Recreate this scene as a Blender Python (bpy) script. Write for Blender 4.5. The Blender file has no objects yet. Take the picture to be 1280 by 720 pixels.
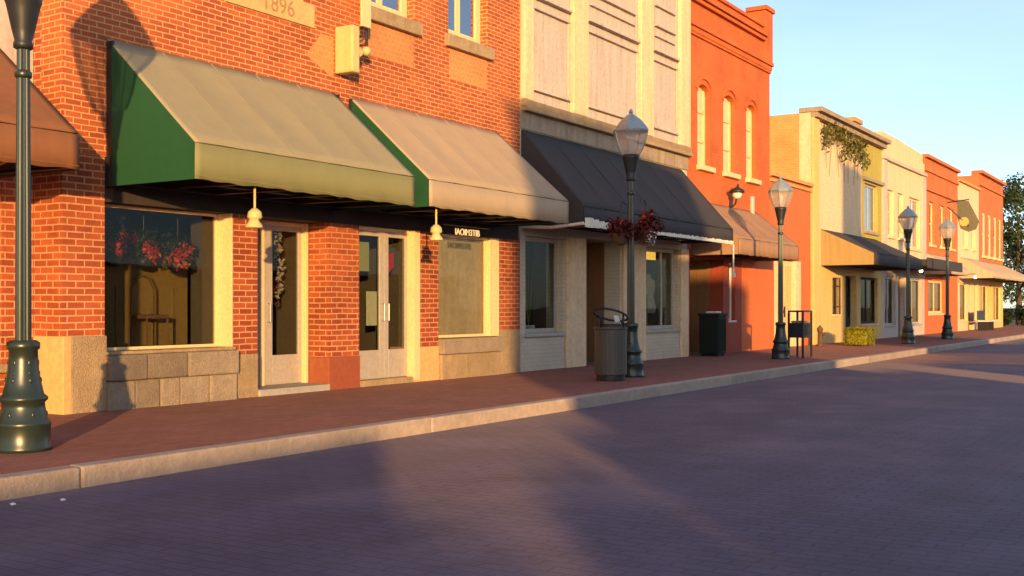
import bpy, bmesh, math, random
from mathutils import Vector, Matrix
R = math.radians
sc = bpy.context.scene
C = sc.collection
GZ = 0.15            # top of the sidewalk above the road

# ------------------------------------------------------------------ materials
def nodes(name):
    m = bpy.data.materials.new(name); m.use_nodes = True
    nt = m.node_tree; nt.nodes.clear()
    out = nt.nodes.new('ShaderNodeOutputMaterial')
    return m, nt, out
def N(nt, t, **kw):
    n = nt.nodes.new(t)
    for k, v in kw.items():
        if k in n.inputs.keys() if hasattr(n.inputs, 'keys') else False: n.inputs[k].default_value = v
        else: setattr(n, k, v)
    return n
def L(nt, a, ao, b, bi): nt.links.new(a.outputs[ao], b.inputs[bi])
def mixc(nt, fac, a, b, blend='MIX'):
    n = nt.nodes.new('ShaderNodeMix'); n.data_type = 'RGBA'; n.blend_type = blend
    for sock, v in ((0, fac), (6, a), (7, b)):
        if isinstance(v, tuple) and len(v) == 2 and hasattr(v[0], 'outputs'): nt.links.new(v[0].outputs[v[1]], n.inputs[sock])
        elif sock == 0: n.inputs[0].default_value = v
        else: n.inputs[sock].default_value = (*v, 1) if len(v) == 3 else v
    return (n, 2)
def ramp(nt, src, stops):
    r = nt.nodes.new('ShaderNodeValToRGB'); e = r.color_ramp.elements
    e[0].position, e[0].color = stops[0][0], (*stops[0][1], 1)
    e[1].position, e[1].color = stops[-1][0], (*stops[-1][1], 1)
    for p, c in stops[1:-1]:
        x = e.new(p); x.color = (*c, 1)
    nt.links.new(src[0].outputs[src[1]], r.inputs[0])
    return (r, 0)
def noise(nt, vec, scale, detail=4, rough=.6, stretch=(1, 1, 1)):
    mp = nt.nodes.new('ShaderNodeMapping'); mp.inputs['Scale'].default_value = stretch
    nt.links.new(vec[0].outputs[vec[1]], mp.inputs[0])
    n = nt.nodes.new('ShaderNodeTexNoise'); n.inputs['Scale'].default_value = scale
    n.inputs['Detail'].default_value = detail; n.inputs['Roughness'].default_value = rough
    nt.links.new(mp.outputs[0], n.inputs[0])
    return (n, 0)
def pos(nt):
    g = nt.nodes.new('ShaderNodeNewGeometry'); return (g, 0)
def principled(nt, out, base, rough=.7, bump=None, bstr=.3, bdist=.01, metal=0, spec=.5):
    p = nt.nodes.new('ShaderNodeBsdfPrincipled')
    if isinstance(base[0], float) or isinstance(base[0], int): p.inputs['Base Color'].default_value = (*base, 1)
    else: nt.links.new(base[0].outputs[base[1]], p.inputs['Base Color'])
    if isinstance(rough, tuple): nt.links.new(rough[0].outputs[rough[1]], p.inputs['Roughness'])
    else: p.inputs['Roughness'].default_value = rough
    p.inputs['Metallic'].default_value = metal
    p.inputs['Specular IOR Level'].default_value = spec
    if bump:
        b = nt.nodes.new('ShaderNodeBump'); b.inputs['Strength'].default_value = bstr; b.inputs['Distance'].default_value = bdist
        nt.links.new(bump[0].outputs[bump[1]], b.inputs['Height']); nt.links.new(b.outputs[0], p.inputs['Normal'])
    nt.links.new(p.outputs[0], out.inputs[0])
    return p
def sc3(c, k): return tuple(min(1, x * k) for x in c)

def surf(name, col, rough=.75, var=.25, scale=3, streak=0, bump=.25, bdist=.006, metal=0, spec=.4, dirt=None, fine=.7, island=0, sheen=0):
    m, nt, out = nodes(name); p = pos(nt)
    n1 = noise(nt, p, scale, 6, .65)
    c = mixc(nt, n1, sc3(col, 1 - var), sc3(col, 1 + var))
    n2 = noise(nt, p, scale * 9, 3, .6)
    r2 = ramp(nt, n2, [(.35, (.82, .82, .82)), (.7, (1.1, 1.1, 1.1))])
    c = mixc(nt, fine, c, r2, 'MULTIPLY')
    if streak:
        n3 = noise(nt, p, 6, 5, .6, (1.4, 1.4, .12))
        r3 = ramp(nt, n3, [(.42, (1, 1, 1)), (.72, dirt or (.55, .5, .46))])
        c = mixc(nt, streak, c, r3, 'MULTIPLY')
    if island:          # every block of stone has its own tone
        ri = ramp(nt, (p[0], 'Random Per Island'), [(0, (1-island,)*3), (.5, (1, .97, .94)), (1, (1+island*.5,)*3)])
        c = mixc(nt, 1, c, ri, 'MULTIPLY')
    nb = noise(nt, p, scale * 22, 4, .6)
    principled(nt, out, c, rough, nb, bump, bdist, metal, spec)
    return m

def brick(name, c1, c2, mortar, bw=.215, bh=.075, ms=.009, var=.3, rough=.85, floor=False, bstr=.6, rot=0, patch=None, spec=.3, wear=False):
    m, nt, out = nodes(name)
    g = nt.nodes.new('ShaderNodeNewGeometry')
    s = nt.nodes.new('ShaderNodeSeparateXYZ'); L(nt, g, 0, s, 0)
    cb = nt.nodes.new('ShaderNodeCombineXYZ')
    # small wobble so that the courses are not ruler straight
    wn = noise(nt, (g, 0), 1.7, 2, .5)
    wm = nt.nodes.new('ShaderNodeMath'); wm.operation = 'MULTIPLY_ADD'; wm.inputs[1].default_value = .022; wm.inputs[2].default_value = -.011
    nt.links.new(wn[0].outputs[0], wm.inputs[0])
    if floor:
        mp = nt.nodes.new('ShaderNodeMapping'); mp.inputs['Rotation'].default_value = (0, 0, rot)
        L(nt, g, 0, mp, 0); s2 = nt.nodes.new('ShaderNodeSeparateXYZ'); L(nt, mp, 0, s2, 0)
        u, v = (s2, 0), (s2, 1)
    else:
        a = nt.nodes.new('ShaderNodeMath'); a.operation = 'ADD'; L(nt, s, 0, a, 0); L(nt, s, 1, a, 1)
        u, v = (a, 0), (s, 2)
    va = nt.nodes.new('ShaderNodeMath'); va.operation = 'ADD'
    nt.links.new(v[0].outputs[v[1]], va.inputs[0]); L(nt, wm, 0, va, 1)
    nt.links.new(u[0].outputs[u[1]], cb.inputs[0]); L(nt, va, 0, cb, 1)
    bt = nt.nodes.new('ShaderNodeTexBrick')
    bt.inputs['Scale'].default_value = 1; bt.inputs['Brick Width'].default_value = bw; bt.inputs['Row Height'].default_value = bh
    bt.inputs['Mortar Size'].default_value = ms; bt.inputs['Mortar Smooth'].default_value = .25; bt.inputs['Bias'].default_value = -.1
    bt.inputs['Color1'].default_value = (*c1, 1); bt.inputs['Color2'].default_value = (*c2, 1); bt.inputs['Mortar'].default_value = (*mortar, 1)
    L(nt, cb, 0, bt, 0)
    n1 = noise(nt, (g, 0), 1.1, 5, .6)
    r1 = ramp(nt, n1, [(.3, (1 - var,) * 3), (.7, (1 + var * .6,) * 3)])
    c = mixc(nt, .9, (bt, 0), r1, 'MULTIPLY')
    n2 = noise(nt, (g, 0), 34, 3, .7)
    r2 = ramp(nt, n2, [(.3, (.74, .74, .74)), (.7, (1.16, 1.16, 1.16))])
    c = mixc(nt, .8, c, r2, 'MULTIPLY')
    if patch:
        n3 = noise(nt, (g, 0), .55, 4, .6)
        r3 = ramp(nt, n3, [(.48, (0, 0, 0)), (.7, (1, 1, 1))])
        k = nt.nodes.new('ShaderNodeMath'); k.operation = 'MULTIPLY'; k.inputs[1].default_value = .45
        nt.links.new(r3[0].outputs[0], k.inputs[0])
        c = mixc(nt, (k, 0), c, patch)
    if wear:            # tyre-polished lanes, stains and grime along the street
        n4 = noise(nt, (g, 0), 1.0, 6, .65, (.12, 1.1, 1))
        r4 = ramp(nt, n4, [(.3, (.70, .70, .72)), (.55, (1, 1, 1)), (.75, (1.22, 1.18, 1.15))])
        c = mixc(nt, .9, c, r4, 'MULTIPLY')
        n5 = noise(nt, (g, 0), .9, 7, .7)
        r5 = ramp(nt, n5, [(.28, (.55, .53, .55)), (.42, (1, 1, 1))])
        c = mixc(nt, .8, c, r5, 'MULTIPLY')
    inv = nt.nodes.new('ShaderNodeMath'); inv.operation = 'MULTIPLY_ADD'; inv.inputs[1].default_value = -1; inv.inputs[2].default_value = 1
    L(nt, bt, 1, inv, 0)
    ad = nt.nodes.new('ShaderNodeMath'); ad.operation = 'MULTIPLY_ADD'; ad.inputs[1].default_value = .35
    nt.links.new(n2[0].outputs[0], ad.inputs[0]); L(nt, inv, 0, ad, 2)
    pp = principled(nt, out, c, rough, (ad, 0), bstr, .008, 0, spec)
    if floor:           # warm sheen added to strengthen the low sun's glow on the pavers
        pp.inputs['Sheen Weight'].default_value = .075 if wear else .02; pp.inputs['Sheen Roughness'].default_value = .45; pp.inputs['Sheen Tint'].default_value = (1, .72, .55, 1)
    return m

def glass(name, tint=(.86, .9, .9), boost=1.0, rough=.015, frost=0):
    m, nt, out = nodes(name)
    lw = nt.nodes.new('ShaderNodeLayerWeight'); lw.inputs[0].default_value = .5      # facing term is the same on both sides of the sheet
    pw = nt.nodes.new('ShaderNodeMath'); pw.operation = 'POWER'; pw.inputs[1].default_value = 4.5; nt.links.new(lw.outputs['Facing'], pw.inputs[0])
    k = nt.nodes.new('ShaderNodeMath'); k.operation = 'MULTIPLY_ADD'; k.inputs[1].default_value = .16; k.inputs[2].default_value = .014 * boost; k.use_clamp = True
    L(nt, pw, 0, k, 0)
    t = nt.nodes.new('ShaderNodeBsdfTransparent'); t.inputs[0].default_value = (*tint, 1)
    gl = nt.nodes.new('ShaderNodeBsdfGlossy'); gl.inputs['Roughness'].default_value = rough
    gl.inputs[0].default_value = (.95, .97, 1, 1)
    p = pos(nt); nz = noise(nt, p, 1.3, 2, .5)
    b = nt.nodes.new('ShaderNodeBump'); b.inputs['Strength'].default_value = .04; b.inputs['Distance'].default_value = .05
    nt.links.new(nz[0].outputs[0], b.inputs['Height']); L(nt, b, 0, gl, 'Normal')
    mx = nt.nodes.new('ShaderNodeMixShader'); L(nt, k, 0, mx, 0); L(nt, t, 0, mx, 1); L(nt, gl, 0, mx, 2)
    if frost:
        df = nt.nodes.new('ShaderNodeBsdfDiffuse'); df.inputs[0].default_value = (.8, .76, .72, 1)
        tl = nt.nodes.new('ShaderNodeBsdfTranslucent'); tl.inputs[0].default_value = (.8, .76, .72, 1)
        m2 = nt.nodes.new('ShaderNodeMixShader'); L(nt, df, 0, m2, 1); L(nt, tl, 0, m2, 2)
        m3 = nt.nodes.new('ShaderNodeMixShader'); m3.inputs[0].default_value = frost; L(nt, mx, 0, m3, 1); L(nt, m2, 0, m3, 2); mx = m3
    L(nt, mx, 0, out, 0)
    return m

def leafmat(name, lo, hi, rough=.6, transl=.25):
    m, nt, out = nodes(name)
    g = nt.nodes.new('ShaderNodeNewGeometry')
    r = ramp(nt, (g, 'Random Per Island'), [(0, lo), (1, hi)])
    p = nt.nodes.new('ShaderNodeBsdfPrincipled'); nt.links.new(r[0].outputs[0], p.inputs['Base Color'])
    p.inputs['Roughness'].default_value = rough; p.inputs['Specular IOR Level'].default_value = .3
    t = nt.nodes.new('ShaderNodeBsdfTranslucent'); nt.links.new(r[0].outputs[0], t.inputs[0])
    mx = nt.nodes.new('ShaderNodeMixShader'); mx.inputs[0].default_value = transl
    L(nt, p, 0, mx, 1); L(nt, t, 0, mx, 2); L(nt, mx, 0, out, 0)
    return m

def emit(name, col, s):
    m, nt, out = nodes(name)
    p = nt.nodes.new('ShaderNodeBsdfPrincipled'); p.inputs['Base Color'].default_value = (*col, 1)
    p.inputs['Emission Color'].default_value = (*col, 1); p.inputs['Emission Strength'].default_value = s
    L(nt, p, 0, out, 0); return m

M = {}
M['brick'] = brick('red_brick', (.37, .080, .026), (.23, .042, .018), (.55, .26, .13), ms=.0095, patch=(.42, .12, .045))
M['brick_upper'] = brick('upper_red_brick', (.44, .10, .032), (.30, .06, .022), (.62, .31, .14), bw=.2, bh=.064, ms=.008, patch=(.48, .15, .05))
M['brick_panel'] = brick('infill_brick', (.55, .23, .08), (.50, .20, .07), (.58, .27, .11), bw=.11)
M['brick_yellow'] = brick('tan_brick', (.56, .30, .10), (.50, .26, .09), (.58, .34, .14), var=.2)
M['brick_orange'] = brick('painted_orange_brick', (.54, .132, .038), (.51, .122, .036), (.47, .11, .034), ms=.007, var=.26, bstr=.5)
M['brick_cream'] = brick('painted_cream_brick', (.55, .47, .36), (.53, .45, .35), (.47, .40, .31), ms=.007, var=.18, bstr=.4)
M['brick_far'] = brick('orange_far_brick', (.54, .15, .045), (.47, .12, .036), (.52, .2, .085), var=.25)
M['brick_dull'] = brick('dull_brown_brick', (.30, .14, .09), (.24, .11, .07), (.40, .33, .27))
M['cream'] = surf('cream_stucco', (.50, .42, .375), .85, .16, 1.6, .6, .35, dirt=(.62, .60, .62))
M['pale_cream'] = surf('pale_cream_stucco', (.70, .51, .32), .85, .14, 1.2, .4, .3, dirt=(.66, .6, .55))
M['yellow_stucco'] = surf('yellow_stucco', (.66, .44, .17), .85, .12, 1.4, .35, .3)
M['olive'] = surf('olive_render', (.40, .33, .07), .85, .14, 1.5, .4, .3)
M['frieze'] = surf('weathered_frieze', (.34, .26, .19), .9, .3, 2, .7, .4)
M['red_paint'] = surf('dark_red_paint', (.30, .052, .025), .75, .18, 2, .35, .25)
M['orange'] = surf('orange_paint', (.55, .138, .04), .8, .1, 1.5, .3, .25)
M['stone'] = surf('limestone', (.46, .33, .20), .9, .4, 3, .25, 1.5, .025, dirt=(.5, .38, .28), island=.22)
M['stone_smooth'] = surf('sand_coloured_stone', (.56, .36, .15), .85, .12, 2, .2, .3)
M['stone_grey'] = surf('weathered_sill_stone', (.36, .28, .21), .9, .55, 3, .2, 1.5, .025, dirt=(.5, .36, .28), island=.4)
M['granite'] = surf('polished_red_granite', (.28, .075, .035), .35, .35, 12, 0, .05)
M['concrete'] = surf('kerb_concrete', (.38, .30, .25), .9, .42, 1.3, 0, .8, .012, island=.18)
M['slab'] = surf('grey_step', (.34, .31, .28), .9, .2, 2.5)
M['trim'] = surf('cream_wood_trim', (.80, .53, .28), .55, .1, 3, .15, .12)
M['grey_trim'] = surf('grey_aluminium', (.37, .32, .28), .5, .08, 2, .1, .05, spec=.5)
M['white'] = surf('white_paint', (.72, .66, .56), .6, .1, 3, .2, .1)
M['box_cream'] = surf('cream_enamel', (.52, .43, .18), .5, .18, 8, .3, .2)
M['dark'] = surf('dark_fascia', (.035, .026, .024), .8, .3, 3)
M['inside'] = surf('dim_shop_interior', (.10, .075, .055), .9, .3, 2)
M['wood'] = surf('brown_door_wood', (.20, .10, .045), .6, .2, 3, .4, .2)
M['display'] = surf('display_panelling', (.26, .16, .05), .7, .12, 2, .2, .1)
M['blind'] = surf('beige_roller_blind', (.66, .50, .32), .8, .1, 1.2, .35, .1)
M['canvas_tan'] = surf('tan_awning_canvas', (.275, .238, .15), .9, .06, .8, .25, .25, .003, dirt=(.80, .77, .72), fine=.18)
M['canvas_val'] = surf('olive_tan_canvas', (.20, .19, .085), .9, .05, .8, .12, .2, .003, dirt=(.75, .74, .66), fine=.18)
M['canvas_peach'] = surf('peach_awning_canvas', (.37, .275, .185), .9, .06, .8, .25, .25, .003, dirt=(.82, .78, .74), fine=.18)
M['canvas_green'] = surf('green_awning_canvas', (.007, .060, .022), .8, .15, 1.0, .15, .25, .003, fine=.18)
M['canvas_brown'] = surf('brown_awning_canvas', (.22, .085, .035), .85, .1, 1.5, .3, .25, .003, fine=.18)
M['canvas_slate'] = surf('slate_awning_canvas', (.042, .037, .040), .85, .10, 1.0, .2, .3, .003, fine=.18)
M['canvas_rust'] = surf('rusty_tan_awning_canvas', (.34, .19, .11), .85, .14, 2, .35, .25, .003, fine=.18)
M['canvas_ochre'] = surf('ochre_awning_canvas', (.34, .23, .09), .85, .1, 1.5, .3, .25, .003, fine=.18)
M['canvas_sand'] = surf('sand_awning_canvas', (.50, .37, .25), .85, .1, 1.5, .3, .25, .003, fine=.18)
M['lamp_green'] = surf('dark_green_lamp_enamel', (.017, .026, .018), .32, .3, 10, 0, .12, .004, spec=.6)
M['black_metal'] = surf('black_metal', (.018, .018, .02), .45, .3, 10, 0, .1)
M['lamp_roof'] = surf('grey_lantern_metal', (.34, .38, .40), .35, .2, 6, 0, .05, metal=.5)
M['can'] = surf('taupe_bin_metal', (.078, .065, .052), .5, .15, 6, .3, .1)
M['bin_green'] = surf('dark_green_bin', (.003, .008, .006), .75, .25, 5)
M['iron'] = surf('rusty_iron', (.10, .055, .03), .7, .4, 14)
M['pane'] = glass('window_glass', (.74, .76, .74), 1.0)
M['pane_dark'] = glass('upper_window_glass', (.40, .45, .5), 30)
M['lens'] = glass('lantern_glass', (.9, .9, .88), 1.6, .06, .38)
M['bulb'] = surf('frosted_bulb', (.75, .55, .42), .4, .05, 3)
M['leaf'] = leafmat('tree_leaf', (.012, .028, .007), (.06, .085, .02))
M['leaf_vine'] = leafmat('vine_leaf', (.03, .045, .01), (.20, .17, .04))
M['leaf_dark'] = leafmat('dark_shrub_leaf', (.008, .018, .006), (.03, .045, .014))
M['leaf_lime'] = leafmat('lime_hedge_leaf', (.13, .15, .008), (.32, .28, .018))
M['leaf_red'] = leafmat('burgundy_leaf', (.03, .006, .006), (.16, .018, .015))
M['flower_red'] = leafmat('red_petal', (.42, .012, .014), (.78, .08, .04))
M['flower_gold'] = leafmat('gold_petal', (.5, .18, .03), (.65, .34, .08))
M['flower_white'] = leafmat('white_petal', (.5, .42, .38), (.75, .68, .6))
M['bark'] = surf('tree_bark', (.10, .07, .045), .95, .3, 6, .5, .8)
M['road'] = brick('purple_grey_street_brick', (.078, .064, .126), (.063, .052, .102), (.054, .044, .084), bw=.23, bh=.105, ms=.008, var=.22, floor=True, bstr=.9, rot=R(90), rough=.78, patch=(.165, .115, .145), wear=True)
M['walk'] = brick('red_sidewalk_brick', (.28, .09, .072), (.21, .068, .056), (.15, .066, .055), bw=.2, bh=.1, ms=.006, var=.2, floor=True, bstr=.35, rough=.8)
M['crossing'] = brick('red_crossing_brick', (.34, .16, .115), (.28, .13, .095), (.18, .10, .075), bw=.2, bh=.1, ms=.006, floor=True, bstr=.4, rough=.8)  # red brick paled so the far sun stripe reads brighter
M['earth'] = surf('dry_verge', (.10, .09, .05), .95, .3, .2)
M['paper'] = surf('pale_paper', (.72, .66, .42), .8, .05, 2)
M['poster_green'] = surf('pale_green_poster', (.42, .44, .20), .8, .15, 8)
M['red_sign'] = surf('red_sign_card', (.55, .02, .015), .6, .1, 3)
M['ink'] = surf('worn_dark_lettering', (.36, .19, .09), .9, .2, 5)
M['glow'] = emit('lit_shop_header', (1, .55, .08), .7)
M['glow_warm'] = emit('lit_canopy_bulb', (1, .72, .42), 3)
M['banner_cloth'] = surf('banner_cloth', (.13, .115, .07), .9, .1, 2, .2, .1)  # darkened to put the cloth's shaded side into its colour
M['gold'] = surf('gold_emblem', (.55, .38, .10), .5, .2, 6)

# ------------------------------------------------------------------ mesh helpers
class B:
    def __init__(s): s.bm = bmesh.new()
    def face(s, pts):
        return s.bm.faces.new([s.bm.verts.new(p) for p in pts])
    def box(s, x0, x1, y0, y1, z0, z1):
        v = [s.bm.verts.new(p) for p in ((x0,y0,z0),(x1,y0,z0),(x1,y1,z0),(x0,y1,z0),(x0,y0,z1),(x1,y0,z1),(x1,y1,z1),(x0,y1,z1))]
        for f in ((0,3,2,1),(4,5,6,7),(0,1,5,4),(1,2,6,5),(2,3,7,6),(3,0,4,7)): s.bm.faces.new([v[i] for i in f])
        return s
    def prism(s, poly, d):            # poly: 3-D points of one end, d: extrusion vector
        a = [s.bm.verts.new(p) for p in poly]; b = [s.bm.verts.new(Vector(p) + Vector(d)) for p in poly]
        n = len(a); s.bm.faces.new(a[::-1]); s.bm.faces.new(b)
        for i in range(n): s.bm.faces.new((a[i], a[(i+1) % n], b[(i+1) % n], b[i]))
        return s
    def lathe(s, prof, cx=0, cy=0, seg=24, flute=0, rot=0):
        rings = []
        for r, z in prof:
            ring = []
            for i in range(seg):
                a = rot + 2 * math.pi * i / seg
                rr = r * (1 - (flute if i % 2 else 0))
                ring.append(s.bm.verts.new((cx + rr * math.cos(a), cy + rr * math.sin(a), z)))
            rings.append(ring)
        for a, b in zip(rings, rings[1:]):
            for i in range(seg): s.bm.faces.new((a[i], a[(i+1) % seg], b[(i+1) % seg], b[i]))
        s.bm.faces.new(rings[0][::-1]); s.bm.faces.new(rings[-1])
        return s
    def tube(s, pts, r, seg=8, r1=None):
        pts = [Vector(p) for p in pts]; rings = []
        for i, p in enumerate(pts):
            d = (pts[min(i+1, len(pts)-1)] - pts[max(i-1, 0)]).normalized()
            u = d.orthogonal().normalized() if i == 0 else (rings_u - d * rings_u.dot(d)).normalized()
            rings_u = u; w = d.cross(u)
            rr = r if r1 is None else r + (r1 - r) * i / (len(pts) - 1)
            rings.append([s.bm.verts.new(p + rr * (math.cos(2*math.pi*k/seg) * u + math.sin(2*math.pi*k/seg) * w)) for k in range(seg)])
        for a, b in zip(rings, rings[1:]):
            for i in range(seg): s.bm.faces.new((a[i], a[(i+1) % seg], b[(i+1) % seg], b[i]))
        s.bm.faces.new(rings[0][::-1]); s.bm.faces.new(rings[-1])
        return s
    def ball(s, c, r, sub=2, sq=(1, 1, 1)):
        g = bmesh.ops.create_icosphere(s.bm, subdivisions=sub, radius=r)
        for v in g['verts']: v.co = Vector((v.co.x*sq[0], v.co.y*sq[1], v.co.z*sq[2])) + Vector(c)
        return s
    def wall(s, x0, x1, z0, z1, y0, y1, holes=()):
        xs = sorted({x0, x1, *[h[0] for h in holes], *[h[1] for h in holes]}); zs = sorted({z0, z1, *[h[2] for h in holes], *[h[3] for h in holes]})
        xs = [x for x in xs if x0 <= x <= x1]; zs = [z for z in zs if z0 <= z <= z1]
        def solid(i, j):
            if i < 0 or j < 0 or i >= len(xs)-1 or j >= len(zs)-1: return False
            cx, cz = (xs[i]+xs[i+1])/2, (zs[j]+zs[j+1])/2
            return not any(h[0] < cx < h[1] and h[2] < cz < h[3] for h in holes)
        for i in range(len(xs)-1):
            for j in range(len(zs)-1):
                if not solid(i, j): continue
                a, b, c, d = xs[i], xs[i+1], zs[j], zs[j+1]
                s.face(((a,y0,c),(b,y0,c),(b,y0,d),(a,y0,d))); s.face(((b,y1,c),(a,y1,c),(a,y1,d),(b,y1,d)))
                if not solid(i-1, j): s.face(((a,y1,c),(a,y0,c),(a,y0,d),(a,y1,d)))
                if not solid(i+1, j): s.face(((b,y0,c),(b,y1,c),(b,y1,d),(b,y0,d)))
                if not solid(i, j-1): s.face(((a,y0,c),(a,y1,c),(b,y1,c),(b,y0,c)))
                if not solid(i, j+1): s.face(((a,y0,d),(b,y0,d),(b,y1,d),(a,y1,d)))
        bmesh.ops.remove_doubles(s.bm, verts=s.bm.verts, dist=1e-5)
        return s
    def leaves(s, rnd, blobs, n, size, flat=None):
        tot = sum(b[3]**2 for b in blobs)
        for (cx, cy, cz, r, *sq) in blobs:
            q = sq or (1, 1, 1)
            for _ in range(max(3, int(n * r * r / tot))):
                d = Vector((rnd.gauss(0,1), rnd.gauss(0,1), rnd.gauss(0,1))).normalized() * r * (rnd.random() ** .45)
                c = Vector((cx + d.x*q[0], cy + d.y*q[1], cz + d.z*q[2]))
                nrm = (d.normalized() + Vector((rnd.gauss(0,.6), rnd.gauss(0,.6), rnd.gauss(0,.6) + .3))).normalized()
                u = nrm.orthogonal().normalized(); u = Matrix.Rotation(rnd.random()*6.28, 3, nrm) @ u; w = nrm.cross(u)
                l = size * rnd.uniform(.6, 1.35); k = l * rnd.uniform(.4, .65)
                s.face((c - u*l, c + w*k + nrm*k*.2, c + u*l, c - w*k + nrm*k*.2))
        return s
    def build(s, name, mat, parent=None, smooth=False, bevel=0, fix=True):
        if fix: bmesh.ops.recalc_face_normals(s.bm, faces=s.bm.faces)
        off = Vector((0, 0, 0)); p = parent
        while p is not None: off += p.location; p = p.parent
        if off.length: bmesh.ops.translate(s.bm, verts=s.bm.verts, vec=-off)
        me = bpy.data.meshes.new(name); s.bm.to_mesh(me); s.bm.free()
        me.materials.append(M[mat])
        if smooth:
            for f in me.polygons: f.use_smooth = True
        o = bpy.data.objects.new(name, me); C.objects.link(o)
        if parent is not None: o.parent = parent
        if bevel:
            md = o.modifiers.new('Bevel', 'BEVEL'); md.width = bevel; md.segments = 2; md.limit_method = 'ANGLE'
        return o
def tag(o, label, cat, group=None, kind=None):
    if label: o['label'] = label
    if cat: o['category'] = cat
    if group: o['group'] = group
    if kind: o['kind'] = kind
    return o
def thing(name, loc, label, cat, group=None, kind=None):
    o = bpy.data.objects.new(name, None); C.objects.link(o); o.location = loc; o.empty_display_size = .3
    return tag(o, label, cat, group, kind)
def copy_tree(o, parent=None):
    c = o.copy(); C.objects.link(c)
    if parent is not None: c.parent = parent
    for ch in list(o.children): copy_tree(ch, c)
    return c
def text_mesh(name, txt, size, loc, mat, parent, depth=.006):
    cu = bpy.data.curves.new(name, 'FONT'); cu.body = txt; cu.size = size; cu.extrude = depth; cu.align_x = 'CENTER'
    t = bpy.data.objects.new(name, cu); C.objects.link(t)
    bpy.context.view_layer.update()
    me = bpy.data.meshes.new_from_object(t.evaluated_get(bpy.context.evaluated_depsgraph_get()))
    bpy.data.objects.remove(t); me.name = name
    me.transform(Matrix.Translation(Vector(loc)) @ Matrix.Rotation(R(90), 4, 'X'))
    off = Vector((0, 0, 0)); p = parent
    while p is not None: off += p.location; p = p.parent
    me.transform(Matrix.Translation(-off)); me.materials.clear(); me.materials.append(M[mat])
    o = bpy.data.objects.new(name, me); C.objects.link(o); o.parent = parent
    return o

def window(root, x0, x1, z0, z1, y, fr=.07, mat='trim', pane='pane', mull=(), rails=(), depth=.06, sill=None, name='window'):
    b = B()
    b.box(x0, x0+fr, y, y+depth, z0, z1); b.box(x1-fr, x1, y, y+depth, z0, z1)
    b.box(x0+fr, x1-fr, y, y+depth, z0, z0+fr); b.box(x0+fr, x1-fr, y, y+depth, z1-fr, z1)
    zz = [z0+fr] + [r for r in rails] + [z1-fr]
    for m in mull: b.box(m-fr*.4, m+fr*.4, y+.008, y+depth-.008, z0+fr, z1-fr)
    xs = [x0+fr] + [v for m in mull for v in (m-fr*.4, m+fr*.4)] + [x1-fr]
    for r in rails:
        for a, c in zip(xs[::2], xs[1::2]): b.box(a, c, y+.006, y+depth-.006, r-fr*.35, r+fr*.35)
    f = b.build(name, mat, root, bevel=.006)
    B().box(x0+fr*.8, x1-fr*.8, y+depth*.5-.004, y+depth*.5+.004, z0+fr*.8, z1-fr*.8).build('pane', pane, f)
    if sill:
        (sm, ext, out, h) = sill
        B().box(x0-ext, x1+ext, -out, y-.002 if y > 0 else .05, z0-h, z0-.002).build('sill', sm, f, bevel=.012)
    return f

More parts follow.
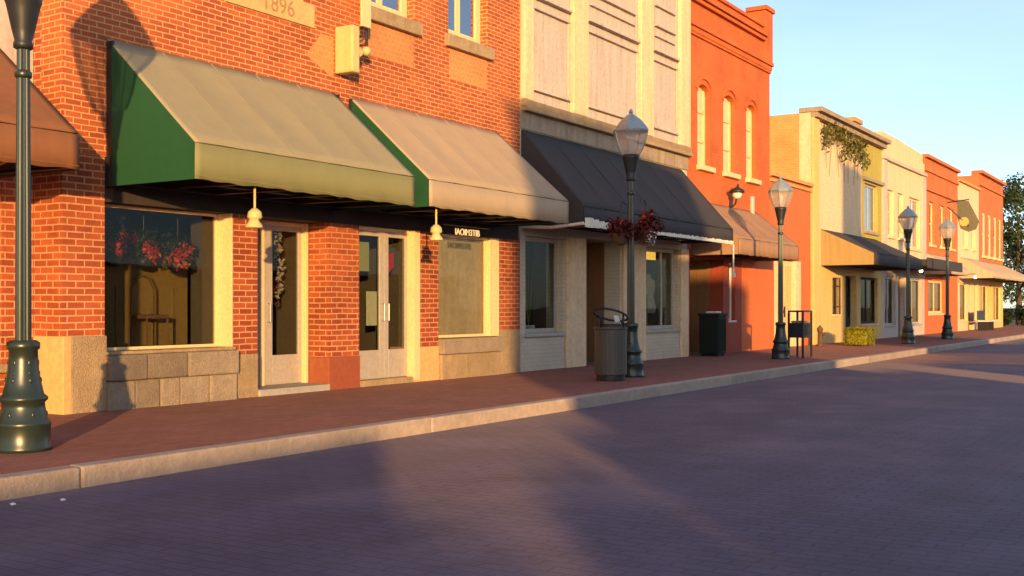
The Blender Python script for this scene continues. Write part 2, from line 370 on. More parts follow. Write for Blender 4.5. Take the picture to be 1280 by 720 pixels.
def awning(root, x0, x1, zt, zf, zb, yf, mt, me_, mv, ribs=5, y0=0, seed=0, sag=.018, end_gap=0., white_edge=None):
    rnd = random.Random(seed)
    nx, ns = 44, 10
    b = B(); bm = b.bm; grid = []
    ph = [rnd.uniform(-.5, .5) for _ in range(ribs)]
    def sagf(u, v):
        bay = u * ribs; k = min(int(bay), ribs-1); f = bay - k
        return -sag * math.sin(math.pi*f) * math.sin(math.pi*v) * (1 + ph[k]) + .004*math.sin(u*37+seed)*math.sin(v*5+seed)
    for i in range(nx+1):
        u = i/nx; x = x0 + (x1-x0)*u; row = []
        for j in range(ns+1):
            v = j/ns; row.append(bm.verts.new((x, y0 + (yf-y0)*v, zt + (zf-zt)*v + sagf(u, v))))
        grid.append(row)
    for i in range(nx):
        for j in range(ns): bm.faces.new((grid[i][j], grid[i+1][j], grid[i+1][j+1], grid[i][j+1]))
    can = b.build('awning', mt, root, smooth=True, fix=False)
    sd = can.modifiers.new('Solidify', 'SOLIDIFY'); sd.thickness = .014; sd.offset = 0
    b = B(); bm = b.bm; rows = []
    for i in range(nx+1):
        u = i/nx; x = x0 + (x1-x0)*u
        w = .006*math.sin(u*29+seed*1.7)
        rows.append([bm.verts.new((x, yf - .004 + w*k*.9, zf - .012 - (zf-.012-zb)*k + ((.007*math.sin(u*61) + .005*math.sin(u*23+seed)) if k == 1 else 0))) for k in (0, .5, 1)])
    for i in range(nx):
        for j in range(2): bm.faces.new((rows[i][j], rows[i+1][j], rows[i+1][j+1], rows[i][j+1]))
    va = b.build('valance', mv, can, smooth=True, fix=False)
    for k in range(1, ribs):
        x = x0 + (x1-x0)*k/ribs; t = Vector((0, yf-y0, zf-zt)).normalized(); n_ = Vector((0, t.z, -t.y)); n_ = -n_ if n_.z < 0 else n_
        p0 = Vector((x-.012, y0, zt)) + n_*.005 + t*.02; p1 = Vector((x-.012, yf, zf)) + n_*.005 - t*.01
        B().prism([p0, p1, p1 + n_*.005, p0 + n_*.005], (.024, 0, 0)).build('seam', mt, can)      # stitched seam over a rib
    B().box(x0, x1, yf-.016, yf-.010, zb+.035, zb+.042).build('hem', mv, va)
    sd = va.modifiers.new('Solidify', 'SOLIDIFY'); sd.thickness = .012; sd.offset = 0
    if me_:
        ye = y0 - end_gap
        zte = zt - (zt-zf)*end_gap/abs(yf-y0)
        for xx in (x0-.016, x1+.004):
            B().prism([(xx, ye, zte-.004), (xx, yf+.004, zf-.006), (xx, yf+.004, zb), (xx, ye, zb)], (.012, 0, 0)).build('end_panel', me_, can)
    b = B(); r = .018
    for i in range(ribs+1):
        x = x0 + .05 + (x1-x0-.1)*i/ribs
        b.tube([(x, y0-.01, zt-.06), (x, yf+.05, zf-.05)], r, 6); b.tube([(x, yf+.05, zf-.05), (x, yf+.05, zb+.03)], r, 6)
        b.tube([(x, y0-.01, zb+.05), (x, yf+.05, zb+.03)], r, 6)
    b.tube([(x0+.05, yf+.05, zb+.03), (x1-.05, yf+.05, zb+.03)], r, 6); b.tube([(x0+.05, y0-.03, zb+.05), (x1-.05, y0-.03, zb+.05)], r, 6)
    if end_gap:
        for xx in (x0-.01, x1-.02): b.box(xx, xx+.03, y0-end_gap, y0-.003, zb, zt-.03)  # black strips in the end gap stand in for the lamp post's shadow
    b.build('awning_frame', 'black_metal', can)
    if white_edge:
        B().tube([(x0, yf-.015, zb), (x1, yf-.015, zb)], white_edge, 8).build('trim_strip', 'white', can)
    return can

def shell(root, x0, x1, zt, mat, yb=9, y0=.35, roof=None, floors=(3.0,)):
    # side walls, back wall, flat roof behind a parapet, and dark rooms inside
    b = B()
    b.box(x0+.002, x0+.25, y0+.002, yb, GZ-.02, zt); b.box(x1-.25, x1-.002, y0+.002, yb, GZ-.02, zt)
    b.box(x0+.25, x1-.25, yb-.3, yb, GZ-.02, zt)
    b.build('side_wall', mat, root)
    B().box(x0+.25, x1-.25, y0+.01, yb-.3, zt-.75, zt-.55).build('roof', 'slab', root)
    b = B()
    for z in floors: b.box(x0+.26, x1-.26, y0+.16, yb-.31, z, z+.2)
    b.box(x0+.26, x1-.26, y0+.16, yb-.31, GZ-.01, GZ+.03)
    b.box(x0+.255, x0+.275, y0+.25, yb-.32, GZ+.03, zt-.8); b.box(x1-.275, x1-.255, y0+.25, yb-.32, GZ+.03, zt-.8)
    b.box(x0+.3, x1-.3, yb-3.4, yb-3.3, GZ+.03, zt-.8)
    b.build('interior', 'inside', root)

# ------------------------------------------------------------------ ground
b = B(); b.face(((-500,-500,-.06),(900,-500,-.06),(900,700,-.06),(-500,700,-.06)))
tag(b.build('ground', 'earth'), 'dry verge and soil reaching to the horizon', 'ground', kind='structure')
b = B(); b.face(((-60,-17.5,0),(160,-17.5,0),(160,-3.5,0),(-60,-3.5,0)))
tag(b.build('road', 'road'), 'purple grey brick paved street', 'road', kind='structure')
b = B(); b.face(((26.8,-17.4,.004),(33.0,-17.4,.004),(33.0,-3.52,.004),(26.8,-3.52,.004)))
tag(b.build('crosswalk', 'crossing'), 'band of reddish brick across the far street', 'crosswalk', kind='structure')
b = B(); b.box(-60, 160, -3.33, .9, -.05, GZ); b.box(-60, 160, -21.2, -17.68, -.05, GZ)
tag(b.build('sidewalk', 'walk'), 'red brick sidewalk in front of the shops', 'sidewalk', kind='structure')
b = B(); rnd = random.Random(3)
x = 5.12 - 4.2*11
while x < 150:
    l = 4.2 if x < 90 else 9
    b.box(x, x+l-.012, -3.5+rnd.uniform(-.006,.006), -3.332, -.05, GZ+.004+rnd.uniform(-.003,.003)); b.box(x, x+l-.012, -17.678, -17.5, -.05, GZ+.004)
    x += l
tag(b.build('kerb', 'concrete', bevel=.018), 'pale concrete kerb in long blocks along the street', 'kerb', kind='structure')

# ------------------------------------------------------------------ brown awning shop (far left)
r = thing('corner_shop', (5.2, .5, GZ), 'cream rendered shop with brown sloping awning at left edge', 'building', 'shops along the street')
B().wall(2.6, 7.465, 3.0, 7.2, .5, .85).build('wall', 'cream', r)
B().wall(2.6, 7.465, GZ-.02, 3.0, .5, .85, [(3.4, 7.1, .7, 2.6)]).build('shop_front', 'brick', r)
window(r, 3.4, 7.1, .7, 2.6, .58, .1, 'white', mull=(5.2,), sill=('stone', .05, -.42, .1))
shell(r, 2.6, 7.46, 7.2, 'cream', y0=.85)
awning(r, 3.0, 7.0, 4.08, 3.0, 2.64, -.9, 'canvas_brown', 'canvas_brown', 'canvas_brown', y0=.5, seed=4, ribs=4)

# ------------------------------------------------------------------ two-awning brick shop
r = thing('brick_shop', (12, 0, GZ), 'two storey red brick shop with green sided tan awnings', 'building', 'shops along the street')
ups = [(12.46, 13.59), (14.47, 15.59)]
B().wall(7.47, 16.62, 2.95, 9.0, 0, .36, [(a, c, 5.62, 7.5) for a, c in ups]).build('wall', 'brick_upper', r)
B().wall(7.47, 8.0, .98, 2.95, 0, .52).build('pier', 'brick', r)
for a, c, z, d in ((9.88, 10.31, .70, .52), (11.66, 12.30, .60, .365), (13.70, 14.21, .68, .5), (15.95, 16.62, .90, .5)):
    B().wall(a, c, z+.003, 2.455, 0, d).build('pier', 'brick', r)
b = B(); b.box(7.47, 8.0, -.01, .52, GZ-.02, .98)
pb = b.build('pier_base', 'stone_smooth', r, bevel=.01)
B().box(7.56, 8.005, -.035, -.012, GZ, .978).build('rough_face', 'stone', pb, bevel=.008)
B().box(9.902, 10.312, -.012, .5, GZ-.02, .70).build('pier_base', 'stone', r, bevel=.01)
g = B(); g.box(11.648, 12.312, -.012, .36, GZ-.02, .60); g = g.build('pier_base', 'granite', r, bevel=.01); g['label'] = 'polished red granite pier base'
B().box(13.55, 14.21, -.012, .45, GZ-.02, .68).build('pier_base', 'stone_smooth', r, bevel=.01)
B().box(15.93, 16.62, -.012, .5, GZ-.02, .90).build('pier_base', 'stone', r, bevel=.01)
b = B(); b.box(8.002, 16.6, .02, .45, 2.456, 2.948)
b.build('fascia', 'dark', r)
# bulkhead under the flower window
rnd = random.Random(8)
b = B()
for z0, z1, cuts, yf in ((.15, .47, (8.0, 8.36, 8.72, 9.0, 9.46, 9.9), -.07), (.475, .76, (8.0, 8.5, 9.1, 9.9), -.11)):
    for a, c in zip(cuts, cuts[1:]): b.box(a+.004, c-.004, yf+rnd.uniform(-.012, .012), .3, z0-(.02 if z0 < .2 else 0), z1)
b.build('bulkhead', 'stone_grey', r, bevel=.022)
B().box(8.0, 9.9, -.05, .33, .762, .80).build('sill', 'stone', r, bevel=.012)
window(r, 8.0, 9.853, .80, 2.455, .22, .035, 'trim')
B().box(9.855, 9.878, -.012, .25, .80, 2.453).build('jamb', 'trim', r, bevel=.004); B().box(9.855, 9.878, .254, .72, .80, 2.453).build('jamb', 'inside', r)
# single door
B().box(10.31, 11.648, -.04, .9, GZ-.02, .235).build('step', 'slab', r, bevel=.01)
b = B(); b.box(10.312, 10.78, .44, .52, .237, 2.453); b.build('door_side_panel', 'grey_trim', r)
b = B(); b.box(10.782, 10.86, .42, .53, .237, 2.453); b.box(11.60, 11.655, .37, .53, .237, 2.453); b.box(10.862, 11.598, .42, .53, 2.40, 2.453)
b.build('door_frame', 'trim', r, bevel=.005)
def glazed_door(root, x0, x1, y, z0, z1, sl, sr, kick, mat='grey_trim', hside=1, top=.07):
    b = B()
    b.box(x0, x0+sl, y, y+.045, z0, z1); b.box(x1-sr, x1, y, y+.045, z0, z1)
    b.box(x0+sl, x1-sr, y, y+.045, z0, z0+kick); b.box(x0+sl, x1-sr, y, y+.045, z1-top, z1)
    d = b.build('door', mat, root, bevel=.005)
    B().box(x0+sl*.8, x1-sr*.8, y+.018, y+.026, z0+kick*.95, z1-top*.8).build('pane', 'pane', d)
    hx = x1-sr*.5 if hside > 0 else x0+sl*.5
    B().tube([(hx, y-.002, z0+.85), (hx, y-.05, z0+.85), (hx, y-.05, z0+1.1), (hx, y-.002, z0+1.1)], .011, 8).build('handle', 'lamp_roof', d)
    return d
glazed_door(r, 10.865, 11.597, .45, .24, 2.398, .17, .06, .40, hside=-1)
# double door
b = B(); b.box(12.302, 12.345, .05, .2, .237, 2.453); b.box(13.545, 13.698, -.03, .2, .18, 2.453); b.box(12.347, 13.543, .05, .2, 2.40, 2.453)
b.build('door_frame', 'trim', r, bevel=.005)
B().box(12.314, 13.548, -.02, .9, GZ-.02, .235).build('step', 'stone', r, bevel=.01)
glazed_door(r, 12.348, 12.985, .10, .24, 2.398, .05, .10, .42, hside=1)
glazed_door(r, 12.99, 13.54, .10, .24, 2.398, .10, .05, .42, hside=-1)
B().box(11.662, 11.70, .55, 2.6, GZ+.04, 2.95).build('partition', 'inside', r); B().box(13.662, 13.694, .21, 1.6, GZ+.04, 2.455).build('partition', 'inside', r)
# blind window
b = B()
for a, c in ((14.215, 14.9), (14.9, 15.928)): b.box(a, c-.005, -.06, .35, GZ-.02, .54)
b.build('bulkhead', 'stone', r, bevel=.02)
B().box(14.215, 15.928, -.11, .35, .545, .79).build('sill', 'stone_grey', r, bevel=.02)
window(r, 14.215, 15.66, .80, 2.453, .06, .045, 'trim')
b = B(); b.box(15.662, 15.947, -.005, .15, .80, 2.453); b.build('jamb', 'trim', r, bevel=.006)
B().box(14.25, 15.64, .14, .15, .82, 2.45).build('blind', 'blind', r)
# upper windows
for a, c in ups:
    window(r, a, c, 5.62, 7.5, .14, .15, 'trim', 'pane_dark', mull=((a+c)/2-.08,), rails=(6.6,), sill=('stone', .1, .09, .2))
    B().box(a+.04, c-.02, -.004, .05, 4.92, 5.40).build('infill_panel', 'brick_panel', r)
b = B(); b.prism([(9.75, -.03, 5.06), (11.34, -.03, 5.06), (11.34, -.03, 5.36), (11.12, -.03, 5.36), (11.12, -.03, 5.9), (9.97, -.03, 5.9), (9.97, -.03, 5.36), (9.75, -.03, 5.36)], (0, .04, 0))
ds = b.build('date_stone', 'stone_smooth', r)
text_mesh('date_lettering', '1896', .30, (10.66, -.032, 5.12), 'ink', ds, .004)
b = B(); b.prism([(11.2, -.003, 4.68), (11.75, -.003, 4.45), (11.75, -.003, 5.02), (11.5, -.003, 5.02)], (0, .02, 0)); b.build('infill_panel', 'brick_panel', r)
b = B(); b.box(7.4, 16.66, -.12, .36, 9.0, 9.2); b.box(7.44, 16.64, -.06, .36, 8.7, 8.78); b.build('cornice', 'stone', r)
shell(r, 7.47, 16.62, 9.0, 'brick', y0=.36, yb=11, floors=(3.1,))
aw = awning(r, 8.03, 11.76, 4.25, 3.01, 2.62, -1.4, 'canvas_tan', 'canvas_green', 'canvas_val', seed=1, ribs=5, end_gap=.1)
aw = awning(r, 12.08, 15.86, 4.25, 3.01, 2.64, -1.4, 'canvas_peach', 'canvas_green', 'canvas_peach', seed=2, ribs=5, end_gap=.06)

# things in the shop windows
o = B()
o.box(8.35, 9.80, .72, .76, .80, 2.1)
for z in (1.02, 1.55): o.box(8.36, 9.79, .705, .72, z, z+.02)
for x in (8.7, 9.25, 9.55): o.box(x, x+.015, .70, .72, .82, 1.54)
tag(o.build('backdrop_screen', 'display'), 'ochre wooden panelling at the back of the flower window', 'backdrop')
b = B(); b.box(8.05, 9.84, .34, 1.1, .70, .795); tag(b.build('display_platform', 'dark'), 'dark platform carrying the chair in the flower window', 'platform')
ch = thing('display_chair', (9.05, .55, .795), 'small arched back chair shown inside the flower window', 'chair')
b = B(); b.prism([(8.88+.34*t if False else 0, 0, 0) for t in ()] or [(8.87, .64, 1.2), (9.21, .64, 1.2), (9.21, .64, 1.5), (9.14, .64, 1.62), (9.04, .64, 1.66), (8.94, .64, 1.62), (8.87, .64, 1.5)], (0, .03, 0)); b.build('backrest', 'display', ch, bevel=.01)
B().tube([(8.86, .63, .8), (8.86, .63, 1.5), (8.94, .63, 1.64), (9.04, .63, 1.68), (9.14, .63, 1.64), (9.22, .63, 1.5), (9.22, .63, .8)], .014, 6).build('back_frame', 'wood', ch)
B().box(8.87, 9.21, .36, .63, 1.15, 1.2).build('seat', 'wood', ch, bevel=.015)
for x in (8.885, 9.195): B().tube([(x, .38, .8), (x, .38, 1.15)], .014, 6).build('leg', 'wood', ch)
rnd = random.Random(21)
pots = [(8.50, .50, 1.98, .15, 'red flowering basket hanging leftmost in the flower window'), (8.92, .48, 1.98, .17, 'red and gold flowering basket hanging mid flower window'),
        (9.42, .46, 1.93, .20, 'largest red flowering basket, hanging beside the window jamb'), (8.72, .56, 2.12, .13, 'small coral flowering basket hung high in the flower window')]
for i, (x, y, z, s, lab) in enumerate(pots):
    h = thing('hanging_basket', (x, y, z-.2), lab, 'hanging basket', 'flower baskets in the shop window')
    B().lathe([(.05, z-.22), (.085, z-.2), (.10, z-.09)], x, y, 14).build('pot', 'black_metal', h, smooth=True)
    B().tube([(x, y, z-.1), (x, y, 2.44)], .004, 5).build('hanger', 'black_metal', h)
    B().leaves(rnd, [(x, y, z, s*1.15, 1.3, .7, 1.0), (x+rnd.uniform(-.15,.15), y, z+.17, s*.9, 1.4, .7, .9)], 260, .035).build('foliage', 'leaf_dark', h, fix=False)
    B().leaves(rnd, [(x+rnd.uniform(-.08,.08), y-.07, z+rnd.uniform(-.06,.06), s*.7, 1, .5, 1.1) for _ in range(3)], 170, .03).build('flowers', 'flower_red', h, fix=False)
    if i in (1, 2): B().leaves(rnd, [(x+.01, y-.09, z-.10, s*.45, 1.1, .5, .8)], 40, .022).build('gold_flowers', 'flower_gold', h, fix=False)
g = thing('garland', (11.34, .55, 1.4), 'cream and rust ribbon garland hanging behind the single door', 'garland')
b = B(); b.leaves(rnd, [(11.30+rnd.uniform(-.06,.06), .58, 1.45+.08*k, .07, 1, .3, 1) for k in range(12)], 120, .035); b.build('ribbons', 'flower_white', g, fix=False)
b = B(); b.leaves(rnd, [(11.28+rnd.uniform(-.07,.07), .60, 1.35+.1*k, .08, 1, .3, 1) for k in range(10)], 70, .04); b.build('dried_leaves', 'leaf_red', g, fix=False)
B().tube([(11.3, .6, 1.3), (11.3, .6, 2.4)], .006, 5).build('cord', 'wood', g)
tag(B().box(12.62, 12.86, .136, .14, 1.02, 1.52).build('notice', 'paper'), 'pale paper notice taped inside the left double door', 'notice')
tag(B().box(12.60, 12.88, .30, .305, 1.82, 2.25).build('poster', 'poster_green'), 'pale green poster high behind the left double door', 'poster')
b = B(); b.prism([(13.12, .2, 2.05), (13.34, .2, 2.12), (13.34, .2, 1.9), (13.2, .2, 1.78), (13.12, .2, 1.86)], (0, .01, 0))
tag(b.build('sign_card', 'red_sign'), 'red card sign hanging behind the right double door', 'sign')

t = thing('letter_sign', (14.0, -.7, 2.36), 'row of small white letters hung under the peach awning', 'sign')
text_mesh('letters', 'IAOIM3TIB', .14, (14.0, -.7, 2.375), 'white', t, .006)
b = B(); b.tube([(13.4, -.69, 2.51), (14.6, -.69, 2.51)], .008, 6); b.build('rail', 'black_metal', t)
# floodlights under the awnings
def floodlight(x, y, zt, zb, lab):
    h = thing('floodlight', (x, y, zb), lab, 'floodlight', 'cream floodlights under the awnings')
    B().tube([(x, y, zt), (x, y, zb+.2)], .014, 6).build('drop_rod', 'box_cream', h)
    b = B(); b.lathe([(.03, zb+.22), (.075, zb+.18), (.085, zb+.12), (.07, zb+.10)], x, y, 14)
    b.build('housing', 'box_cream', h, smooth=True)
    b = B(); b.lathe([(.05, zb+.11), (.062, zb+.07), (.10, zb+.02), (.095, zb)], x-.03, y-.02, 14); b.build('lamp_head', 'box_cream', h, smooth=True)
floodlight(8.98, -1.30, 2.66, 2.17, 'cream floodlight hanging below the larger left awning')
floodlight(12.38, -1.30, 2.68, 2.20, 'cream floodlight hanging below the peach awning')
# alarm box on the brick wall
a = thing('alarm_box', (11.88, -.16, 4.52), 'pale yellow metal box fixed high on the brick wall', 'wall box')
B().box(11.77, 11.93, -.33, -.003, 4.52, 5.17).build('housing', 'box_cream', a, bevel=.025)
b = B(); b.box(11.932, 12.0, -.26, -.06, 4.56, 5.12); b.build('cover', 'box_cream', a, bevel=.02)
b = B(); b.lathe([(.07, -.02), (.07, .02), (.05, .045)], 0, 0, 16)
for v in b.bm.verts: v.co = Vector((v.co.x+11.965, -.262-v.co.z, v.co.y+4.82))
b.build('dial', 'box_cream', a)
b = B(); b.box(12.02, 12.20, -.30, -.26, 5.2, 6.6); b.build('mast_board', 'trim', a)
b = B(); b.tube([(11.97, -.2, 5.12), (12.1, -.24, 5.22)], .02, 8); b.tube([(12.23, -.2, 5.05), (12.23, -.2, 6.6)], .022, 8); b.tube([(12.23, -.2, 5.1), (12.1, -.0, 4.95)], .015, 8); b.tube([(12.1, 0, 6.5), (12.1, -.26, 6.5)], .015, 8)
b.build('bracket', 'black_metal', a)
a = thing('wall_horn', (12.2, -.2, 4.85), 'small dark round sounder on the brick wall beside yellow box', 'sounder')
B().tube([(12.17, -.01, 4.88), (12.17, -.2, 4.88)], .02, 8).build('arm', 'black_metal', a)
B().ball((12.17, -.24, 4.88), .07, 2).build('horn', 'box_cream', a, smooth=True)

# ------------------------------------------------------------------ cream panelled shop
r = thing('cream_shop', (20.2, 0, GZ), 'tall cream panelled shop with large slate blue awning', 'building', 'shops along the street')
X0, X1 = 16.622, 23.85
B().wall(X0, X1, 4.42, 9.2, 0, .36).build('wall', 'cream', r)
b = B(); b.wall(X0, X1, GZ-.02, 4.418, 0, .36, [(16.80, 18.12, .82, 2.55), (19.04, 20.47, GZ-.02, 2.62), (21.66, 23.37, .80, 2.58)]); b.build('shop_front', 'brick_cream', r)
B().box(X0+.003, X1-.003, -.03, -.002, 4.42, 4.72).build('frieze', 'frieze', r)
b = B(); b.box(X0+.003, X1-.003, -.16, -.002, 4.722, 4.80); b.box(X0+.003, X1-.003, -.12, -.002, 4.802, 4.93); b.build('ledge', 'stone', r, bevel=.015)
for a, c in ((X0+.01, 16.93), (18.38, 18.95), (21.28, 21.88), (23.3, X1-.01)): B().box(a, c, -.10, -.002, 4.935, 9.0).build('pilaster', 'pale_cream', r, bevel=.012)
b = B()
for a, c in ((16.94, 18.37), (18.96, 21.27), (21.89, 23.29)):
    for z, d, h in ((5.14, .08, .05), (6.60, .07, .05), (6.80, .11, .06), (7.14, .06, .04), (7.36, .08, .04), (7.8, .07, .05), (8.2, .09, .06)):
        ins = .06 if z < 7 else .18
        b.box(a+ins, c-ins, -d, -.002, z, z+h)
    for xx in (a+.06, c-.10): b.box(xx, xx+.04, -.05, -.002, 5.202, 6.598)
b.build('moulding', 'cream', r, bevel=.008)
b = B(); b.box(X0-.02, X1+.0, -.35, -.002, 9.0, 9.35); b.build('cornice', 'cream', r)
shell(r, X0, X1, 9.2, 'cream', floors=(3.2,))
for a, c, z0, z1, m in ((16.80, 18.12, .82, 2.55, ()), (21.66, 23.37, .80, 2.58, (22.75,))):
    window(r, a, c, z0, z1, .12, .08, 'grey_trim', mull=m, sill=('grey_trim', .04, .05, .07))
for a, c in ((18.2, 18.95), (20.55, 21.6), (23.42, 23.84)): B().box(a, c, -.05, -.002, GZ, 2.6).build('pier', 'pale_cream', r, bevel=.01)
b = B(); b.box(19.042, 19.06, .36, 1.2, GZ, 2.62); b.box(20.45, 20.468, .36, 1.2, GZ, 2.62); b.box(19.06, 20.45, .36, 1.2, 2.6, 2.62); b.build('porch_lining', 'wood', r)
b = B(); b.box(19.06, 20.45, 1.1, 1.15, GZ, 2.6); d = b.build('door', 'wood', r)
b = B()
for a, c in ((19.14, 19.72), (19.79, 20.38)):
    for z0, z1 in ((.3, 1.0), (1.08, 2.45)): b.box(a, c, 1.08, 1.1, z0, z1)
b.build('door_panel', 'wood', d, bevel=.01); B().box(19.72, 19.78, 1.05, 1.1, 1.15, 1.3).build('handle', 'gold', d)
b = B(); b.box(19.25, 19.9, .62, .64, 2.36, 2.46); b.build('door_header', 'trim', r)
awning(r, 16.67, 23.5, 4.40, 3.0, 2.72, -1.24, 'canvas_slate', 'canvas_slate', 'canvas_slate', seed=3, ribs=7, white_edge=None, sag=.03)
cn = [c for c in r.children if c.name.startswith('awning')][0]
b = B(); rnd = random.Random(5); x = 16.7
while x < 23.48:
    w = .10; h = .03 + .02*rnd.random()
    if 16.7 <= x < 18.0: h = .07 + .05*rnd.random()
    b.box(x, x+w-.012, -1.262, -1.246, 2.68-h*.3, 2.70+h); x += w
b.build('scallop_trim', 'white', cn, bevel=.004)
B().tube([(16.66, 0, 2.70), (16.66, -.6, 2.66), (16.66, -1.25, 2.71)], .03, 8).build('edge_roll', 'white', cn)
pl = thing('crank_pole', (23.46, -1.27, 2.1), 'thin white awning crank pole hanging from slate awning corner', 'crank pole')
B().tube([(23.46, -1.27, 2.66), (23.46, -1.27, 2.02)], .018, 6).build('rod', 'white', pl); B().box(23.42, 23.52, -1.3, -1.24, 1.94, 2.04).build('grip', 'white', pl)
# goods in the right window
tag(B().box(21.78, 22.72, .26, .3, 2.33, 2.5).build('lit_header', 'glow'), 'glowing amber header strip inside the right cream shop window', 'lit sign')
tag(B().box(21.95, 22.6, .5, .53, 1.6, 2.28).build('poster', 'poster_green'), 'sea green poster in the right window of cream shop', 'poster')
s = thing('display_shelf', (22.3, .6, .85), 'amber shelf stacked with goods in cream shop window', 'shelf')
b = B()
for z in (.9, 1.2, 1.5): b.box(21.85, 22.7, .45, .75, z, z+.025)
for x in (21.85, 22.68): b.box(x, x+.025, .45, .75, .2, 1.55)
b.build('rack', 'canvas_ochre', s)
b = B()
for z in (.927, 1.227, 1.527):
    x = 21.9
    while x < 22.6:
        w = rnd.uniform(.05, .12); b.lathe([(w*.45, z), (w*.45, z+rnd.uniform(.1, .2)), (w*.25, z+.22)], x+w/2, .58+rnd.uniform(-.06, .06), 10); x += w + .02
b.build('goods', 'gold', s, smooth=False)
mq = thing('mannequin', (23.05, .6, .8), 'pale dress form standing in the right cream shop window', 'dress form')
B().lathe([(.16, 1.15), (.17, 1.3), (.12, 1.52), (.16, 1.75), (.15, 1.88), (.06, 1.95), (.045, 2.03)], 23.05, .6, 16).build('torso', 'white', mq, smooth=True)
B().lathe([(.15, .2), (.15, .23), (.02, .26), (.02, 1.16)], 23.05, .6, 12).build('stand', 'black_metal', mq)
v = thing('dried_plant', (17.9, .5, .8), 'yellow reedy plant behind the left cream shop window', 'plant')
B().lathe([(.09, .2), (.11, .85), (.12, .95)], 17.8, .55, 12).build('pot', 'white', v, smooth=True)
b = B()
for k in range(14):
    a = rnd.uniform(0, 6.28); q = rnd.uniform(.03, .2); b.tube([(17.8, .55, .9), (17.8+q*.4*math.cos(a), .55+q*.4*math.sin(a), 1.5), (17.8+q*math.cos(a), .55+q*math.sin(a), rnd.uniform(1.8, 2.2))], .008, 5, .003)
b.build('stalks', 'leaf_lime', v)

# ------------------------------------------------------------------ orange shop with arched windows
r = thing('orange_shop', (26.6, 0, GZ), 'tall orange painted brick shop with three narrow arched windows', 'building', 'shops along the street')
X0, X1 = 23.852, 29.38
aw3 = [(24.45, 25.2), (26.05, 26.85), (27.62, 28.35)]
b = B(); b.wall(X0, X1, 2.62, 8.75, 0, .36, [(a, c, 4.62, 6.55) for a, c in aw3])
for a, c in aw3:
    m_ = (a+c)/2; w = (c-a)/2
    arc = [(m_ - w*math.cos(t), 0, 6.55 - .24 + .24*math.sin(t)) for t in [math.pi*k/10 for k in range(0, 11)]]
    for (p, q) in zip(arc, arc[1:]): b.prism([(p[0], .0, p[2]), (q[0], .0, q[2]), (q[0], .0, 6.552), (p[0], .0, 6.552)], (0, .355, 0))
b.build('wall', 'brick_orange', r)
for a, c in aw3:
    b = B(); b.box(a+.004, c-.004, .16, .2, 4.62, 6.548); f = b.build('window', 'pale_cream', r)
    b = B(); b.box(a+.004, a+.09, .12, .158, 4.63, 6.54); b.box(c-.09, c-.004, .12, .158, 4.63, 6.54); b.box(a+.092, c-.092, .12, .158, 5.9, 6.0); b.box(a+.092, c-.092, .12, .158, 5.2, 5.26); b.build('frame', 'trim', f)
    B().box(a-.06, c+.10, -.12, .11, 4.50, 4.618).build('sill', 'trim', f, bevel=.01)
    b = B(); m_ = (a+c)/2; w = (c-a)/2+.06
    pts = [(m_ - w*math.cos(math.pi*k/12), 6.33 + .34*math.sin(math.pi*k/12)) for k in range(13)]
    for p, q in zip(pts, pts[1:]): b.prism([(p[0], -.045, p[1]), (q[0], -.045, q[1]), (q[0]+(q[0]-m_)*.2, -.045, q[1]+.09), (p[0]+(p[0]-m_)*.2, -.045, p[1]+.09)], (0, .042, 0))
    b.build('hood', 'brick_orange', f)
b = B()
b.box(X0+.003, X1+.02, -.07, -.002, 7.70, 7.78); b.box(X0+.003, X1+.02, -.12, -.002, 7.782, 7.88); b.box(X0+.003, X1, -.05, -.002, 7.60, 7.66)
for k in range(44): b.box(X0+.05+k*.125, X0+.11+k*.125, -.09, -.052 if False else -.002, 7.66, 7.698)
b.box(X0+.003, 28.84, -.10, -.002, 8.38, 8.47); b.box(X0+.003, 28.84, -.17, -.002, 8.472, 8.56); b.box(X0+.003, 28.84, -.06, .4, 8.752, 8.84)
b.build('cornice', 'brick_orange', r, bevel=.008)
b = B(); b.box(28.86, 29.42, -.08, .42, 7.9, 9.22); b.box(28.80, 29.47, -.13, .47, 9.222, 9.34); b.build('corner_pier', 'brick_orange', r, bevel=.01)
shell(r, X0, X1, 8.7, 'brick_orange', floors=(3.2,))
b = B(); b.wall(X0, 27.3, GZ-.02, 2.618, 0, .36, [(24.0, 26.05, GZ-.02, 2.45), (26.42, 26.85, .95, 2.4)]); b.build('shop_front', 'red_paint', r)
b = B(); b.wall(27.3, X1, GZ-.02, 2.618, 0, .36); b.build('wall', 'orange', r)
window(r, 26.42, 26.85, .95, 2.4, .1, .07, 'white', sill=('white', .03, .03, .05))
b = B(); b.box(24.0, 26.05, 1.15, 1.2, GZ, 2.45); b.box(24.0, 24.02, .36, 1.15, GZ, 2.45); b.box(26.03, 26.05, .36, 1.15, GZ, 2.45); b.box(24.02, 26.03, .36, 1.15, 2.43, 2.45); b.build('porch_lining', 'wood', r)
glazed_door(r, 24.55, 25.35, 1.08, GZ+.02, 2.3, .12, .12, .4, 'trim', 1)
tag(B().box(24.72, 25.15, 1.05, 1.07, 1.72, 2.1).build('door_sign', 'white'), 'small white sign hung on the recessed entrance door', 'sign')
awning(r, 24.1, 28.3, 3.78, 2.85, 2.48, -1.15, 'canvas_rust', 'canvas_rust', 'canvas_rust', seed=6, ribs=4, sag=.04)
